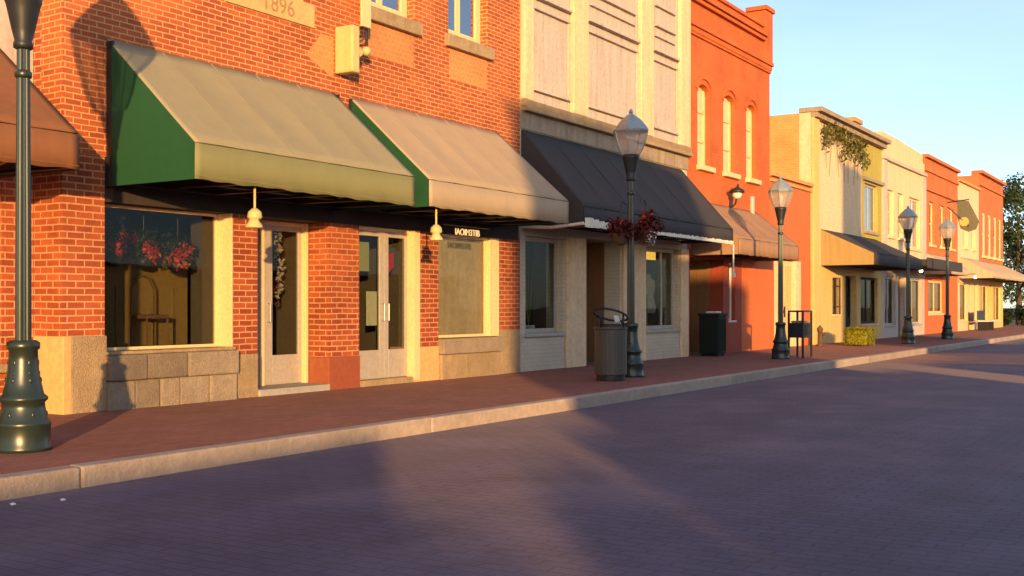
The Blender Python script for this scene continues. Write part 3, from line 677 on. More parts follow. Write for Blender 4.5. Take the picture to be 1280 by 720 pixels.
# wall lantern and pipe on the orange wall
w = thing('wall_lantern', (26.2, -.25, 4.0), 'round white wall lantern on a dark bracket, orange wall', 'wall lantern')
b = B(); b.tube([(26.5, -.01, 3.75), (26.5, -.14, 3.85), (26.42, -.25, 4.2), (26.25, -.3, 4.3), (26.2, -.3, 4.22)], .02, 6); b.box(26.44, 26.56, -.03, -.002, 3.6, 3.9); b.build('bracket', 'black_metal', w)
B().lathe([(.03, 4.24), (.17, 4.16), (.19, 4.10), (.17, 4.09)], 26.2, -.3, 16).build('shade', 'black_metal', w, smooth=True)
B().ball((26.2, -.3, 4.05), .12, 2).build('globe', 'white', w, smooth=True)
tag(B().tube([(27.9, -.05, 3.55), (27.9, -.05, 4.15)], .07, 10).build('vent_pipe', 'grey_trim'), 'short grey vent pipe standing against the orange wall', 'vent pipe')

# ------------------------------------------------------------------ low orange shop
r = thing('low_orange_shop', (31.1, 0, GZ), 'single storey orange shop with cream doors beside lamp post', 'building', 'shops along the street')
X0, X1 = 29.382, 32.95
b = B(); b.wall(X0, X1, GZ-.02, 4.85, 0, .36, [(29.75, 32.0, GZ-.02, 2.6)]); b.build('wall', 'orange', r)
b = B(); b.box(X0, X1, -.10, .4, 4.852, 4.95); b.box(X0, X1, -.06, -.002, 4.70, 4.78); b.build('parapet_cap', 'brick_yellow', r)
for a, c in ((29.752, 30.15), (31.5, 31.998)): B().box(a, c, -.02, .2, GZ, 2.598).build('pilaster', 'pale_cream', r, bevel=.01)
b = B(); b.box(30.153, 31.497, .1, .15, GZ, 2.598); d = b.build('door', 'pale_cream', r)
b = B()
for a, c in ((30.24, 30.78), (30.86, 31.42)): b.box(a, c, .08, .1, .35, 1.1); b.box(a, c, .08, .1, 1.2, 2.45)
b.build('door_panel', 'yellow_stucco', d, bevel=.01)
b = B(); b.box(30.80, 30.84, .05, .1, 1.0, 1.3); b.build('handle', 'black_metal', d)
shell(r, X0, X1, 4.8, 'orange', floors=(3.0,), yb=9)

# ------------------------------------------------------------------ yellow plaster shop with vine
r = thing('yellow_shop', (37, 0, GZ), 'yellow plastered shop with vine under its eaves and slate awning', 'building', 'shops along the street')
X0, X1 = 33.0, 41.15
b = B(); b.wall(X0, 38.6, 2.55, 7.1, 0, .36); b.build('wall', 'pale_cream', r)
b = B(); b.wall(38.6, X1, 2.55, 7.0, .0, .36, [(38.9, 40.6, 3.9, 5.55)]); b.build('olive_wall', 'olive', r)
b = B(); b.wall(X0, X1, GZ-.02, 2.548, 0, .36, [(35.15, 35.95, 1.05, 2.2), (36.6, 37.9, GZ-.02, 2.3), (38.4, 40.6, .7, 2.3)]); b.build('shop_front', 'yellow_stucco', r)
b = B(); b.box(X0, 33.55, -.09, -.002, GZ, 7.0); b.build('pilaster', 'yellow_stucco', r, bevel=.01)
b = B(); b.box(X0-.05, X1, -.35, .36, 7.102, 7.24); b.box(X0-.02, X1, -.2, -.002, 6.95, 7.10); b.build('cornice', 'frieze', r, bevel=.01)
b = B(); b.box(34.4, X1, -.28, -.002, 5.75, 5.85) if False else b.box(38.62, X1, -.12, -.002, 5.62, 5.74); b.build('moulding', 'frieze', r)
window(r, 38.9, 40.6, 3.9, 5.55, .1, .09, 'grey_trim', 'pane_dark', mull=(39.75,), sill=('frieze', .06, .08, .1))
f = window(r, 35.15, 35.95, 1.05, 2.2, .1, .06, 'dark', sill=('trim', .04, .05, .06))
b = B()
for k in range(6): b.tube([(35.2+k*.14, -.03, 1.03), (35.2+k*.14, -.03, 2.22)], .012, 5)
b.tube([(35.15, -.03, 1.3), (35.97, -.03, 1.3)], .012, 5); b.tube([(35.15, -.03, 1.95), (35.97, -.03, 1.95)], .012, 5); b.build('grille', 'black_metal', f)
glazed_door(r, 36.62, 37.88, .2, GZ, 2.28, .14, .14, .8, 'bin_green', 1)
window(r, 38.4, 40.6, .7, 2.3, .1, .08, 'dark', mull=(39.5,), sill=('trim', .04, .05, .06))
b = B(); b.box(39.3, 40.2, .5, 1.3, 7.0, 7.75); b.box(39.22, 40.28, .42, 1.38, 7.752, 7.9); b.build('chimney', 'brick_yellow', r, bevel=.01)
shell(r, X0, X1, 7.1, 'brick_yellow', floors=(3.0,))
awning(r, 33.95, 40.2, 3.66, 2.9, 2.55, -1.6, 'canvas_slate', 'canvas_ochre', 'canvas_slate', seed=9, ribs=5)
rnd = random.Random(31)
v = thing('wall_vine', (36.3, -.1, 5.4), 'straggling green vine clinging under the yellow shop eaves', 'vine')
bl = [(rnd.uniform(33.9, 38.5), -.15, 6.9-abs(rnd.gauss(0,.3)), rnd.uniform(.16, .4), 1.2, .45, 1) for _ in range(24)] + [(37.3+rnd.uniform(-.6,.6), -.2, 6.35+rnd.uniform(-.25,.25), .25, 1, .5, 1) for _ in range(5)]
B().leaves(rnd, bl, 1100, .065).build('foliage', 'leaf_vine', v, fix=False)
b = B()
for k in range(7):
    x = 34.2 + k*.65; b.tube([(x, -.03, 6.9), (x+rnd.uniform(-.2,.2), -.05, 6.2), (x+rnd.uniform(-.3,.3), -.04, 5.6-rnd.random()*.3)], .014, 5, .005)
b.build('stems', 'bark', v)

# ------------------------------------------------------------------ far shops
r = thing('cream_false_front_shop', (44.5, 0, GZ), 'cream false fronted shop with dark canopy, beyond the vine', 'building', 'shops along the street')
X0, X1 = 41.16, 48.0
b = B(); b.wall(X0, X1, 2.6, 7.15, 0, .36, [(42.0, 42.9, 3.9, 5.6), (43.5, 44.4, 3.9, 5.6), (45.4, 47.2, 3.6, 5.6)]); b.build('wall', 'pale_cream', r)
b = B(); b.box(X0, 43.5, 0.004, .34, 7.15, 7.62); b.prism([(43.5, .004, 7.15), (X1-.3, .004, 7.15), (X1-.3, .004, 7.5), (43.5, .004, 7.62)], (0, .336, 0)); b.build('parapet', 'pale_cream', r)
b = B(); b.box(X0, X1, -.12, -.002, 6.62, 6.74); b.box(X0+.05, 41.7, -.08, -.002, 2.62, 6.6); b.box(47.4, X1-.02, -.08, -.002, 2.62, 6.6); b.build('moulding', 'cream', r)
for a, c, z0, m in ((42.0, 42.9, 3.9, ()), (43.5, 44.4, 3.9, ()), (45.4, 47.2, 3.6, (46.3,))): window(r, a, c, z0, 5.6, .1, .09, 'trim', 'pane_dark', mull=m, sill=('trim', .06, .08, .1), rails=(4.8,))
b = B(); b.wall(X0, X1, GZ-.02, 2.598, 0, .36, [(41.6, 43.2, .6, 2.4), (43.6, 44.7, GZ-.02, 2.4), (45.1, 47.5, .6, 2.4)]); b.build('shop_front', 'cream', r)
for a, c in ((41.6, 43.2), (45.1, 47.5)): window(r, a, c, .6, 2.4, .1, .08, 'grey_trim', mull=((a+c)/2,), sill=('grey_trim', .03, .04, .06))
glazed_door(r, 43.62, 44.68, .2, GZ, 2.38, .12, .12, .4, 'wood', 1)
b = B(); b.box(41.4, 47.6, -1.5, -.002, 2.74, 2.98); b.box(41.38, 47.62, -1.55, -1.502, 2.66, 3.04); b.build('canopy', 'canvas_slate', r, bevel=.02)
shell(r, X0, X1, 7.1, 'cream', floors=(3.1,))

r = thing('red_orange_shop', (51.4, 0, GZ), 'red orange brick shop with small peach awning, behind banner lamp', 'building', 'shops along the street')
X0, X1 = 48.01, 54.8
ws = [(48.9, 49.9), (51.0, 52.0), (53.0, 54.0)]
b = B(); b.wall(X0, X1, 2.6, 7.45, 0, .36, [(a, c, 3.9, 5.7) for a, c in ws]); b.build('wall', 'brick_far', r)
for a, c in ws: window(r, a, c, 3.9, 5.7, .1, .1, 'trim', 'pane_dark', rails=(4.8,), sill=('trim', .06, .08, .1))
b = B(); b.box(X0, X1, -.14, .36, 7.452, 7.58); b.box(X0, X1, -.07, -.002, 6.9, 7.0); b.box(X0, X1, -.10, -.002, 6.1, 6.2); b.build('cornice', 'brick_far', r)
b = B(); b.wall(X0, X1, GZ-.02, 2.598, 0, .36, [(48.7, 51.6, 1.0, 2.4), (52.2, 53.2, GZ-.02, 2.4)]); b.build('shop_front', 'orange', r)
window(r, 48.7, 51.6, 1.0, 2.4, .06, .1, 'trim', mull=(50.1,), sill=('trim', .03, .05, .08))
B().box(48.8, 51.5, .2, .22, 1.05, 2.38).build('blind', 'yellow_stucco', r)
glazed_door(r, 52.22, 53.18, .2, GZ, 2.38, .12, .12, .4, 'wood', 1)
awning(r, 48.2, 51.8, 3.5, 2.9, 2.62, -1.0, 'canvas_sand', 'canvas_sand', 'canvas_sand', seed=12, ribs=3)
shell(r, X0, X1, 7.4, 'brick_far', floors=(3.1,))

r = thing('narrow_yellow_shop', (57.4, 0, GZ), 'narrow pale yellow shop with sand awning between orange neighbours', 'building', 'shops along the street')
X0, X1 = 54.81, 60.1
b = B(); b.wall(X0, X1, 2.6, 7.1, 0, .36, [(56.2, 57.2, 4.1, 5.8), (58.2, 59.2, 4.1, 5.8)]); b.build('wall', 'pale_cream', r)
for a, c in ((56.2, 57.2), (58.2, 59.2)): window(r, a, c, 4.1, 5.8, .1, .1, 'trim', 'pane_dark', sill=('trim', .06, .08, .1))
b = B(); b.box(X0, X1, -.12, .36, 7.102, 7.22); b.build('cornice', 'brick_yellow', r)
b = B(); b.wall(X0, X1, GZ-.02, 2.598, 0, .36, [(55.3, 57.2, .6, 2.4), (57.6, 58.6, GZ-.02, 2.4), (58.9, 59.8, .6, 2.4)]); b.build('shop_front', 'pale_cream', r)
for a, c in ((55.3, 57.2), (58.9, 59.8)): window(r, a, c, .6, 2.4, .1, .08, 'trim', sill=('trim', .03, .04, .06))
glazed_door(r, 57.62, 58.58, .2, GZ, 2.38, .12, .12, .4, 'wood', 1)
awning(r, 54.95, 59.95, 3.6, 2.85, 2.6, -1.5, 'canvas_sand', 'canvas_sand', 'canvas_sand', seed=13, ribs=4)
shell(r, X0, X1, 7.0, 'pale_cream', floors=(3.1,))

r = thing('end_orange_shop', (64, 0, GZ), 'last orange shop of the row with tall cream windows, before trees', 'building', 'shops along the street')
X0, X1 = 60.11, 67.4
ws = [(61.0, 61.9), (62.7, 63.6), (64.4, 65.3), (66.0, 66.8)]
b = B(); b.wall(X0, X1, 2.6, 8.0, 0, .36, [(a, c, 3.9, 6.1) for a, c in ws]); b.build('wall', 'brick_far', r)
for a, c in ws: window(r, a, c, 3.9, 6.1, .04, .16, 'trim', 'pane_dark', rails=(5.0,), sill=('trim', .06, .12, .12))
b = B(); b.box(X0, X1+.08, -.18, .36, 8.002, 8.15); b.box(X0, X1+.05, -.08, -.002, 7.4, 7.5); b.build('cornice', 'brick_far', r)
b = B(); b.wall(X0, X1, GZ-.02, 2.598, 0, .36, [(60.6, 62.8, .5, 2.4), (63.1, 64.1, GZ-.02, 2.4), (64.4, 66.8, .5, 2.4)]); b.build('shop_front', 'yellow_stucco', r)
for a, c in ((60.6, 62.8), (64.4, 66.8)): window(r, a, c, .5, 2.4, .1, .08, 'trim', mull=((a+c)/2,), sill=('trim', .03, .04, .06))
glazed_door(r, 63.12, 64.08, .2, GZ, 2.38, .12, .12, .4, 'wood', 1)
awning(r, 60.3, 67.2, 3.6, 2.85, 2.6, -1.5, 'canvas_sand', 'canvas_sand', 'canvas_sand', seed=14, ribs=5)
shell(r, X0, X1, 7.9, 'brick_far', floors=(3.1,))

# ------------------------------------------------------------------ street lamps
def make_lamp(x, y, lab):
    t = thing('street_lamp', (x, y, GZ), lab, 'street lamp', 'cast iron street lamps along the sidewalk')
    z = GZ
    b = B()
    b.lathe([(.215, z), (.215, z+.03), (.205, z+.05), (.205, z+.20), (.212, z+.215), (.205, z+.23), (.185, z+.26), (.165, z+.34), (.160, z+.38), (.185, z+.405), (.185, z+.425), (.155, z+.45),
             (.135, z+.54), (.120, z+.62), (.112, z+.72), (.108, z+.80), (.125, z+.815), (.125, z+.86), (.095, z+.88)], x, y, 32)
    for k in range(6):
        a = k*math.pi/3 + .35
        for zz, rr, q, sq in ((z+.70, .108, .03, (.7, .7, 1.5)), (z+.62, .117, .022, (.8, .8, 1)), (z+.56, .128, .03, (.7, .7, 1.2)), (z+.29, .172, .034, (.6, .6, 1))):
            b.ball((x+(rr-.004)*math.cos(a), y+(rr-.004)*math.sin(a), zz), q*.75, 2, sq)
    b.build('base', 'lamp_green', t, smooth=True)
    b = B(); b.lathe([(.062, z+.88), (.060, z+1.6), (.055, z+2.4), (.050, z+3.2)], x, y, 32, flute=.10)
    b.build('shaft', 'lamp_green', t, smooth=False)
    b = B(); b.lathe([(.052, z+2.97), (.066, z+2.985), (.066, z+3.02), (.052, z+3.035)], x, y, 20); b.build('ring', 'lamp_green', t, smooth=True)
    b = B(); b.lathe([(.052, z+3.2), (.075, z+3.215), (.075, z+3.25), (.066, z+3.27), (.088, z+3.36), (.118, z+3.50), (.132, z+3.56), (.14, z+3.58), (.14, z+3.63)], x, y, 24); b.build('collar', 'black_metal', t, smooth=True)
    b = B(); b.lathe([(.135, z+3.632), (.19, z+3.71), (.245, z+3.85), (.282, z+4.0)], x, y, 8, rot=.2); b.build('lantern_glass', 'lens', t)
    b = B()
    for k in range(8):
        a = .2 + k*math.pi/4; b.tube([(x+q*math.cos(a), y+q*math.sin(a), z+h) for q, h in ((.14, 3.632), (.195, 3.71), (.25, 3.85), (.288, 4.0))], .008, 5)
    b.build('lantern_frame', 'lamp_roof', t)
    b = B(); b.lathe([(.292, z+4.002), (.30, z+4.03), (.265, z+4.09), (.17, z+4.20), (.08, z+4.275), (.035, z+4.30), (.03, z+4.31), (.04, z+4.335), (.012, z+4.385)], x, y, 8, rot=.2); b.build('lantern_roof', 'lamp_roof', t)
    b = B(); b.lathe([(.03, z+3.66), (.03, z+3.74), (.06, z+3.80), (.065, z+3.90), (.03, z+3.97)], x, y, 14); b.build('bulb', 'bulb', t, smooth=True)
    return t
labs = ['large green street lamp at the left edge, before the pillar', 'street lamp with red flower baskets, beside the taupe bin', 'street lamp beside the newspaper stand, before the orange shops',
        'dark street lamp before the slate awning of yellow shop', 'far street lamp carrying the grey banner with gold roundel']
lx = [(5.46, -2.3), (16.53, -2.2), (23.87, -2.2), (35.6, -2.2), (41.4, -2.2)]
lamp = make_lamp(*lx[0], labs[0])
for (x, y), lb in list(zip(lx, labs))[1:]:
    c = copy_tree(lamp); c.location = (x, y, GZ); c['label'] = lb; q = {23.87: .915, 35.6: .97, 41.4: .975}.get(x, 1); c.scale = (q, q, q)
for ch in lamp.children:               # nearest post's unseen lantern, enlarged for the shadow it throws on the wall
    if ch.name.split('.')[0] in ('lantern_glass', 'lantern_frame', 'lantern_roof', 'bulb'):
        ch.scale = (1.35, 1.35, 2.0); ch.location.z = 3.632*(1-2.0)
rnd = random.Random(77)
def basket(x, y, z, px, s, lab, white):
    t = thing('flower_basket', (x, y, z-.2), lab, 'flower basket', 'flower baskets on the street lamp')
    B().lathe([(.05, z-.26), (.12, z-.2), (.16, z-.08), (.17, z-.07)], x, y, 14).build('bowl', 'iron', t, smooth=True)
    B().tube([(px, y, z+.42), (x-(x-px)*.3, y, z+.46), (x, y, z+.36), (x, y, z-.05)], .010, 6).build('hook', 'black_metal', t)
    B().leaves(rnd, [(x+rnd.uniform(-.14,.14)*s, y+rnd.uniform(-.12,.12), z+rnd.uniform(-.08,.16)*s, .2*s, 1.1, 1, .9) for _ in range(7)], 620, .045).build('foliage', 'leaf_red', t, fix=False)
    B().leaves(rnd, [(x+rnd.uniform(-.2,.2)*s, y-.05, z+rnd.uniform(-.02,.2)*s, .14*s) for _ in range(4)], 90, .024).build('flowers', 'flower_red', t, fix=False)
    if white: B().leaves(rnd, [(x-.08, y-.12, z-.17, .11, 1, 1, 1.3), (x-.02, y-.1, z-.12, .10)], 70, .026).build('white_flowers', 'flower_white', t, fix=False)
basket(16.77, -2.36, 2.60, 16.55, .98, 'fuller burgundy flower basket with white trailing blossom on lamp', True)
basket(16.32, -2.12, 2.55, 16.5, .72, 'smaller burgundy flower basket on the left side of lamp', False)
bn = thing('banner', (41.5, -2.7, 3.9), 'olive grey banner with gold roundel hung from far lamp', 'banner')
b = B(); b.prism([(41.46, -2.50, 5.02), (41.50, -2.88, 4.98), (41.58, -3.22, 4.25), (41.56, -3.12, 3.98), (41.54, -2.86, 3.90), (41.50, -2.62, 4.02), (41.47, -2.52, 4.4)], (.012, 0, 0)); b.build('cloth', 'banner_cloth', bn)
b = B(); b.lathe([(.16, 0), (.16, .01)], 0, 0, 20)
for v_ in b.bm.verts: v_.co = Vector((41.475+v_.co.z, v_.co.x-2.74, v_.co.y+4.26))
b.build('roundel', 'gold', bn)
B().tube([(41.42, -2.2, 4.8), (41.52, -2.9, 4.1)], .02, 6).build('lower_arm', 'black_metal', bn); B().tube([(41.42, -2.2, 4.95), (41.5, -2.9, 5.03)], .02, 6).build('upper_arm', 'black_metal', bn)

# ------------------------------------------------------------------ street furniture
x, y = 15.52, -2.35
t = thing('litter_bin', (x, y, GZ), 'taupe ribbed round litter bin with slanted black hood', 'litter bin')
b = B(); b.lathe([(.245, GZ+.09), (.252, GZ+.10), (.252, GZ+.78), (.245, GZ+.80)], x, y, 56, flute=.014); b.build('body', 'can', t)
b = B(); b.lathe([(.21, GZ), (.225, GZ+.01), (.225, GZ+.10)], x, y, 32); b.build('foot', 'black_metal', t, smooth=False)
b = B(); b.lathe([(.258, GZ+.79), (.265, GZ+.80), (.265, GZ+.83), (.20, GZ+.84), (.19, GZ+.80)], x, y, 40); b.build('rim', 'can', t)
hd = []
for k in range(21):
    a = 2*math.pi*k/20; hd.append((x+.29*math.cos(a), y+.26*math.sin(a), GZ+1.02-.10*math.cos(a)-.0*math.sin(a)))
b = B(); b.tube(hd, .018, 8); b.tube([(x-.24, y+.05, GZ+.80), (x-.29, y, GZ+1.12)], .016, 6); b.tube([(x+.22, y-.1, GZ+.80), (x+.27, y-.06, GZ+.93)], .016, 6); b.tube([(x+.05, y+.24, GZ+.80), (x+.05, y+.26, GZ+1.0)], .016, 6); b.tube([(x-.05, y-.24, GZ+.82), (x-.05, y-.25, GZ+1.03)], .016, 6)
b.build('hood_ring', 'black_metal', t, smooth=True)
b = B(); b.lathe([(.19, GZ+.82), (.19, GZ+.87), (.15, GZ+.88)], x, y, 20); b.build('liner', 'black_metal', t, smooth=True)
b = B(); b.prism([(x-.06, y-.12, GZ+.9), (x+.06, y-.14, GZ+.92), (x+.07, y-.1, GZ+1.0), (x-.04, y-.08, GZ+1.0)], (.01, .02, .01))
tag(b.build('paper_scrap', 'white'), 'crumpled white paper sticking out of the litter bin', 'paper')
x, y = 24.5, -.36
t = thing('green_bin', (x, y, GZ), 'dark green square bin standing before the dark entrance', 'bin')
b = B(); b.prism([(x-.21, y-.21, GZ), (x+.21, y-.21, GZ), (x+.21, y+.21, GZ), (x-.21, y+.21, GZ)], (0, 0, .06)); b.box(x-.24, x+.24, y-.24, y+.24, GZ+.06, GZ+.92); b.build('body', 'bin_green', t, bevel=.02)
b = B()
for k in range(7): b.box(x-.21+k*.063, x-.18+k*.063, y-.255, y-.241, GZ+.12, GZ+.86); b.box(x-.255, x-.241, y-.21+k*.063, y-.18+k*.063, GZ+.12, GZ+.86)
b.build('slat', 'bin_green', t); b = B(); b.box(x-.265, x+.265, y-.265, y+.265, GZ+.92, GZ+.99); b.build('lid', 'bin_green', t, bevel=.02)
b = B(); b.box(x-.13, x+.17, y-.15, y+.12, GZ+.992, GZ+1.035); tag(b.build('tray', 'white', bevel=.015), 'white tray lying on the dark green bin lid', 'tray')
x, y = 24.75, -2.35
t = thing('newspaper_stand', (x, y, GZ), 'black metal newspaper stand with open frame beside the lamp', 'newspaper stand')
b = B()
for dx in (-.3, .3):
    for dy in (-.16, .16): b.box(x+dx-.02, x+dx+.02, y+dy-.02, y+dy+.02, GZ, GZ+1.02)
b.box(x-.32, x+.32, y-.18, y-.14, GZ+1.022, GZ+1.06); b.box(x-.32, x+.32, y+.14, y+.18, GZ+1.022, GZ+1.06); b.box(x-.32, x-.28, y-.138, y+.138, GZ+1.022, GZ+1.06); b.box(x+.28, x+.32, y-.138, y+.138, GZ+1.022, GZ+1.06)
b.build('frame', 'black_metal', t); b = B(); b.box(x-.275, x+.275, y-.17, y+.17, GZ+.45, GZ+.78); b.build('paper_box', 'black_metal', t, bevel=.01)
b = B(); b.box(x-.2, x+.2, y-.174, y-.171, GZ+.5, GZ+.74); b.build('box_front', 'dark', t); B().box(x-.25, x+.25, y-.12, y+.12, GZ+.782, GZ+.83).build('newspapers', 'canvas_ochre', t)
x, y = 32.25, -.5
t = thing('standpipe', (x, y, GZ), 'small rusty iron standpipe beside the yellow shop corner', 'standpipe')
B().lathe([(.11, GZ), (.11, GZ+.04), (.07, GZ+.06), (.07, GZ+.42), (.09, GZ+.44), (.085, GZ+.52), (.03, GZ+.57), (.03, GZ+.6)], x, y, 14).build('body', 'iron', t, smooth=True)
B().tube([(x-.13, y, GZ+.35), (x+.13, y, GZ+.35)], .035, 8).build('outlet', 'iron', t); B().tube([(x, y, GZ+.35), (x, y-.13, GZ+.35)], .045, 8).build('cap', 'iron', t)
rnd = random.Random(55); x, y = 33.1, -1.4
t = thing('clipped_shrub', (x, y, GZ), 'square clipped yellow green shrub on the sidewalk by yellow shop', 'shrub')
b = B(); bl = []
b.box(x-.31, x+.31, y-.31, y+.31, GZ+.02, GZ+.46); b.build('core', 'leaf_lime', t, bevel=.06)
b = B()
for _ in range(2600):
    f = rnd.randrange(3); p = [rnd.uniform(-.35, .35), rnd.uniform(-.35, .35), rnd.uniform(.03, .52)]
    if f == 0: p[0] = rnd.choice((-.35, .35))
    elif f == 1: p[1] = rnd.choice((-.35, .35))
    else: p[2] = .5
    c = Vector((x+p[0]+rnd.gauss(0,.015), y+p[1]+rnd.gauss(0,.015), GZ+p[2]+rnd.gauss(0,.015)))
    u = Vector((rnd.gauss(0,1), rnd.gauss(0,1), rnd.gauss(0,1))).normalized(); w = u.orthogonal().normalized(); l = rnd.uniform(.018, .032)
    b.face((c-u*l, c+w*l*.55, c+u*l, c-w*l*.55))
b.build('leaves', 'leaf_lime', t, fix=False)
x, y = 57.6, -.75
t = thing('bench', (x, y, GZ), 'dark bench with pale seat outside the narrow yellow shop', 'bench')
B().box(x-.9, x+.9, y-.25, y+.2, GZ+.42, GZ+.48).build('seat', 'white', t, bevel=.01); b = B(); b.box(x-.9, x+.9, y+.2, y+.25, GZ+.5, GZ+.95); b.build('backrest', 'black_metal', t, bevel=.01)
for dx in (-.8, .8): B().box(x+dx-.03, x+dx+.03, y-.22, y+.24, GZ, GZ+.42).build('leg', 'black_metal', t)
for i, (x, y, z, lab) in enumerate(((41.9, -1.2, 2.58, 'lit bulb under the dark canopy of the cream shop'), (54.0, -.9, 2.62, 'lit amber bulb on the wall between yellow and red shops'))):
    t = thing('bulkhead_light', (x, y, z), lab, 'light', 'small lit lamps under the far canopies')
    B().ball((x, y, z), .07, 2).build('bulb', 'glow_warm', t, smooth=True); B().tube([(x, y, z+.06), (x, y, z+.14)] if i == 0 else [(x, y, z+.05), (x, y, z+.15), (x, -.01, z+.15)], .02, 6).build('holder', 'black_metal', t)

for x, y, lab in ((4.42, -3.73, 'tiny pale scrap of paper in the gutter near the lamp'), (4.70, -3.86, 'smaller pale scrap by the kerb, right of the other')):
    b = B(); b.prism([(x-.018, y-.012, .004), (x+.018, y-.01, .006), (x+.012, y+.012, .012), (x-.012, y+.01, .008)], (0, .004, .006)); tag(b.build('paper_scrap', 'white'), lab, 'paper', 'scraps in the gutter')
# ------------------------------------------------------------------ trees
def tree(x, y, h, rad, seed, lab, trunk=.22, n=5200, size=.13, name='broadleaf_tree', low=.3, group='trees beyond the shops', mat='leaf'):
    rnd = random.Random(seed)
    t = thing(name, (x, y, 0), lab, 'tree', group)
    b = B(); b.tube([(x, y, -.05), (x+.05, y, h*.2), (x-.05, y+.05, h*.45), (x, y, h*.75)], trunk, 10, trunk*.3)
    ends = []
    for k in range(9):
        a = k*2.4 + rnd.random(); z0 = h*rnd.uniform(.25, .6); q = rad*rnd.uniform(.5, .95); z1 = z0 + h*rnd.uniform(.12, .35)
        b.tube([(x, y, z0), (x+q*.5*math.cos(a), y+q*.5*math.sin(a), (z0+z1)/2+.1), (x+q*math.cos(a), y+q*math.sin(a), z1)], trunk*.35, 6, trunk*.06); ends.append((x+q*math.cos(a), y+q*math.sin(a), z1))
    b.build('trunk', 'bark', t, smooth=True)
    bl = []
    for _ in range(34):
        a = rnd.uniform(0, 6.28); zz = rnd.uniform(low, .97); rr = rad*math.sqrt(max(.05, 1-((zz-.58)/.46)**2))*rnd.uniform(.45, 1)
        bl.append((x+rr*math.cos(a), y+rr*math.sin(a), h*zz, rad*rnd.uniform(.18, .34), 1, 1, .75))
    for e in ends: bl.append((*e, rad*.25, 1, 1, .8))
    B().leaves(rnd, bl, n, size).build('crown', mat, t, fix=False)
    return t
tree(76.0, .4, 9.2, 2.8, 2, 'green tree rising just past the last orange shop', low=.22)
tree(84.5, 3.2, 9.5, 3.2, 3, 'further loose crowned tree behind the first tree', low=.2)
tree(73.5, 3.4, 5.0, 1.6, 6, 'small dark tree tucked against the end wall', low=.15, n=3200)
tree(96, -1.5, 9, 3.4, 9, 'distant tree closing the end of the street', low=.15)
rnd = random.Random(91)
for i, (x, y, s, lab) in enumerate(((70.2, .3, .8, 'low dark shrub at the foot of the last shop'), (73.0, -.3, 1.0, 'rounded dark shrub right of the last shop'), (78.5, -1.4, 1.1, 'dark shrub furthest along the kerb'))):
    t = thing('dark_shrub', (x, y, GZ), lab, 'shrub', 'dark shrubs past the shops')
    B().leaves(rnd, [(x+rnd.uniform(-.5,.5)*s, y+rnd.uniform(-.4,.4)*s, GZ+rnd.uniform(.25,.9)*s, .5*s) for _ in range(8)], 1100, .09).build('foliage', 'leaf_dark', t, fix=False)
    b = B()
    for k in range(5): b.tube([(x, y, GZ-.02), (x+rnd.uniform(-.4,.4)*s, y+rnd.uniform(-.3,.3)*s, GZ+.9*s)], .02, 5, .008)
    b.build('stems', 'bark', t)

# ------------------------------------------------------------------ other side of the street (unseen behind the camera; shaped to cast the long evening shadows)
def shade_wall(x0, x1, h, lab):  # unseen low wall, added to keep the sun off the road
    t = thing('garden_wall', ((x0+x1)/2, -21.3, GZ), lab, 'wall', 'brick walls across the street')
    B().box(x0, x1, -21.42, -21.2, GZ-.02, h).build('wall_body', 'brick_dull', t); B().box(x0-.03, x1+.03, -21.46, -21.16, h+.002, h+.08).build('coping', 'concrete', t, bevel=.01)
def block(x0, x1, h, lab, dp=3.0):
    t = thing('opposite_building', ((x0+x1)/2, -25, GZ), lab, 'building', 'buildings across the street')
    n = max(1, int((x1-x0)/2)); st = (x1-x0)/n
    hs = [(x0+st*(k+.25), x0+st*(k+.75), z, z+1.5) for k in range(n) for z in ([1.0] + ([4.2] if h > 6.5 else []))]
    b = B(); b.wall(x0, x1, GZ-.02, h, -21.55, -21.2, hs); b.build('wall', 'brick_dull', t)
    for a, c, z0, z1 in hs: window(t, a, c, z0, z1, -21.42, .08, 'trim', 'pane_dark')
    b = B(); yb = -21.2-dp; b.box(x0, x0+.3, yb, -21.552, GZ, h); b.box(x1-.3, x1, yb, -21.552, GZ, h); b.box(x0+.3, x1-.3, yb, yb+.3, GZ, h); b.build('side_wall', 'brick_dull', t)
    B().box(x0+.31, x1-.31, yb+.31, -21.56, h-.5, h-.3).build('roof', 'slab', t)
    b = B(); b.box(x0-.1, x1+.1, -21.6, -21.05, h+.002, h+.15); b.build('cornice', 'stone', t)
SH = [('w', -60, -12.5, 2.85), ('w', -9.4, -8.6, 2.6), ('b', -8.5, -4.9, 8.1), ('b', -4.8, -.6, 5.7), ('w', -.5, 4.3, 2.6), ('w', 6.4, 11.2, 2.6), ('p', 11.4, 12.9, 9.2), ('b', 13.0, 17.6, 5.9), ('w', 17.7, 45, 2.7)]  # spans, heights and gaps chosen for the shadows they throw
wl = ['long low brick wall across the street, left of the gap', 'short low brick wall against the tall brown building across the street', 'short low brick wall beside the brown building across the street', 'low brick wall between the narrow building and the gap', 'low brick wall across the street at its far end']
bl_ = ['tall dull brown building across the street', 'lower dull brown building across the street', 'small far dull brown building across the street, right of the pylon']
for k, a, c, h in SH:
    if k == 'w': shade_wall(a, c, h, wl.pop(0))
    elif k == 'p':
        t = thing('brick_pylon', ((a+c)/2, -21.4, GZ), 'tall square brick pylon across the street', 'pylon')  # unseen pylon, made up to shade part of the yellow shop
        B().box(a, c, -21.9, -21.2, GZ-.02, h).build('shaft', 'brick_dull', t); B().box(a-.1, c+.1, -22.0, -21.1, h+.002, h+.15).build('cap', 'concrete', t, bevel=.02)
    else: block(a, c, h, bl_.pop(0))

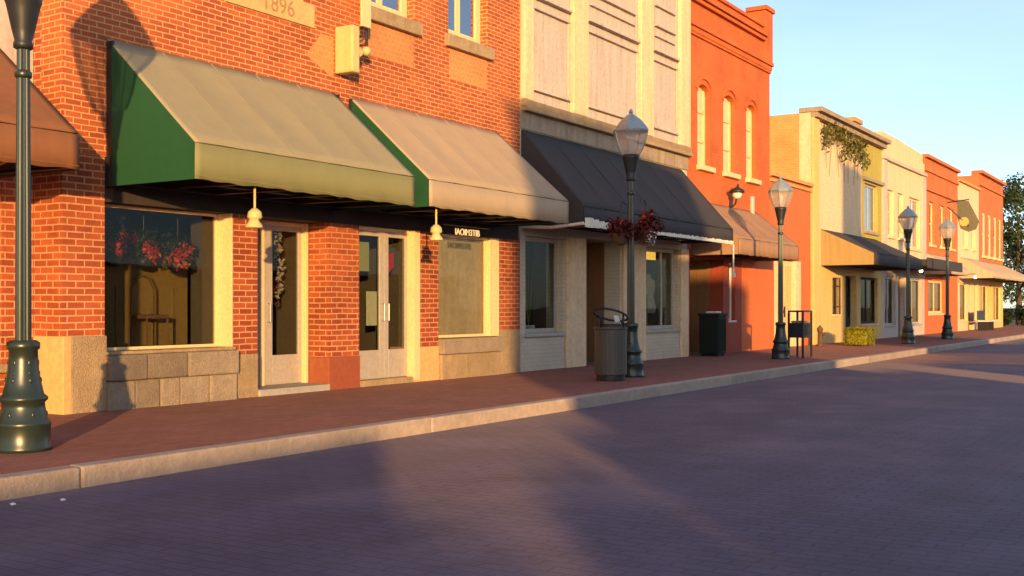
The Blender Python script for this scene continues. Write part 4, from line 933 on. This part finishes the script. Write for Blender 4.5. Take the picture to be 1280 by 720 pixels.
rnd = random.Random(404)
for i, (x, h, lab) in enumerate(((-12.1, 2.75, 'loose leafy shrub at the end of the long wall across the street'), (-9.9, 2.5, 'loose leafy shrub before the short wall across the street'))):
    t = thing('tall_shrub', (x, -21.2, GZ), lab, 'shrub', 'shrubs across the street')  # unseen foliage added to soften the edges of the sun gap
    B().leaves(rnd, [(x+rnd.uniform(-.45, .45), -21.2+rnd.uniform(-.3, .3), rnd.uniform(.5, h-.35), .40) for _ in range(18)], 2200, .085).build('foliage', 'leaf', t, fix=False)
    b = B()
    for k in range(5): b.tube([(x, -21.2, 0), (x+rnd.uniform(-.4, .4), -21.2+rnd.uniform(-.2, .2), h*.8)], .025, 5, .008)
    b.build('stems', 'bark', t)

# ------------------------------------------------------------------ light, sky, camera
AZ, EL = R(40.5), R(6.0)
d = Vector((math.cos(AZ)*math.cos(EL), math.sin(AZ)*math.cos(EL), -math.sin(EL)))
su = bpy.data.lights.new('Sun', 'SUN'); su.energy = 3.9; su.angle = R(.6); su.color = (1, .60, .22)
so = bpy.data.objects.new('Sun', su); C.objects.link(so); so.rotation_euler = d.to_track_quat('-Z', 'Y').to_euler(); so.location = (-20, -30, 20)
w = bpy.data.worlds.new('World'); sc.world = w; w.use_nodes = True; nt = w.node_tree
bg = nt.nodes['Background']; sky = nt.nodes.new('ShaderNodeTexSky'); sky.sky_type = 'NISHITA'; sky.sun_disc = False
sky.sun_elevation = EL
s_dir = -d; sky.sun_rotation = math.atan2(s_dir.x, s_dir.y)
sky.air_density = .6; sky.dust_density = .6; sky.ozone_density = 1.2
tc = nt.nodes.new('ShaderNodeTexCoord')           # faint high wisps of cloud in the sky
cn_ = noise(nt, (tc, 0), 3.2, 6, .62, (1, 1, 5)); cr_ = ramp(nt, cn_, [(.25, (.10, .10, .10)), (.80, (.22, .22, .22))])
cm_ = mixc(nt, cr_, (sky, 0), (4.3, 4.7, 5.6))
nt.links.new(cm_[0].outputs[2], bg.inputs[0]); bg.inputs[1].default_value = .15

cam = bpy.data.cameras.new('Camera'); co = bpy.data.objects.new('Camera', cam); C.objects.link(co); sc.camera = co
cam.sensor_width = 36; cam.lens = 36*1400/1280; cam.clip_end = 3000; cam.shift_y = 23/1280
th = math.atan(890/1400)
co.location = (0, -10.4, 1.30); co.rotation_euler = (R(90), 0, th - R(90))
sc.view_settings.view_transform = 'Standard'; sc.view_settings.look = 'None'; sc.view_settings.exposure = 1.1; sc.view_settings.gamma = 1
sc.view_settings.use_curve_mapping = False
sc.render.film_transparent = False
sc.cycles.max_bounces = 8; sc.cycles.transparent_max_bounces = 16
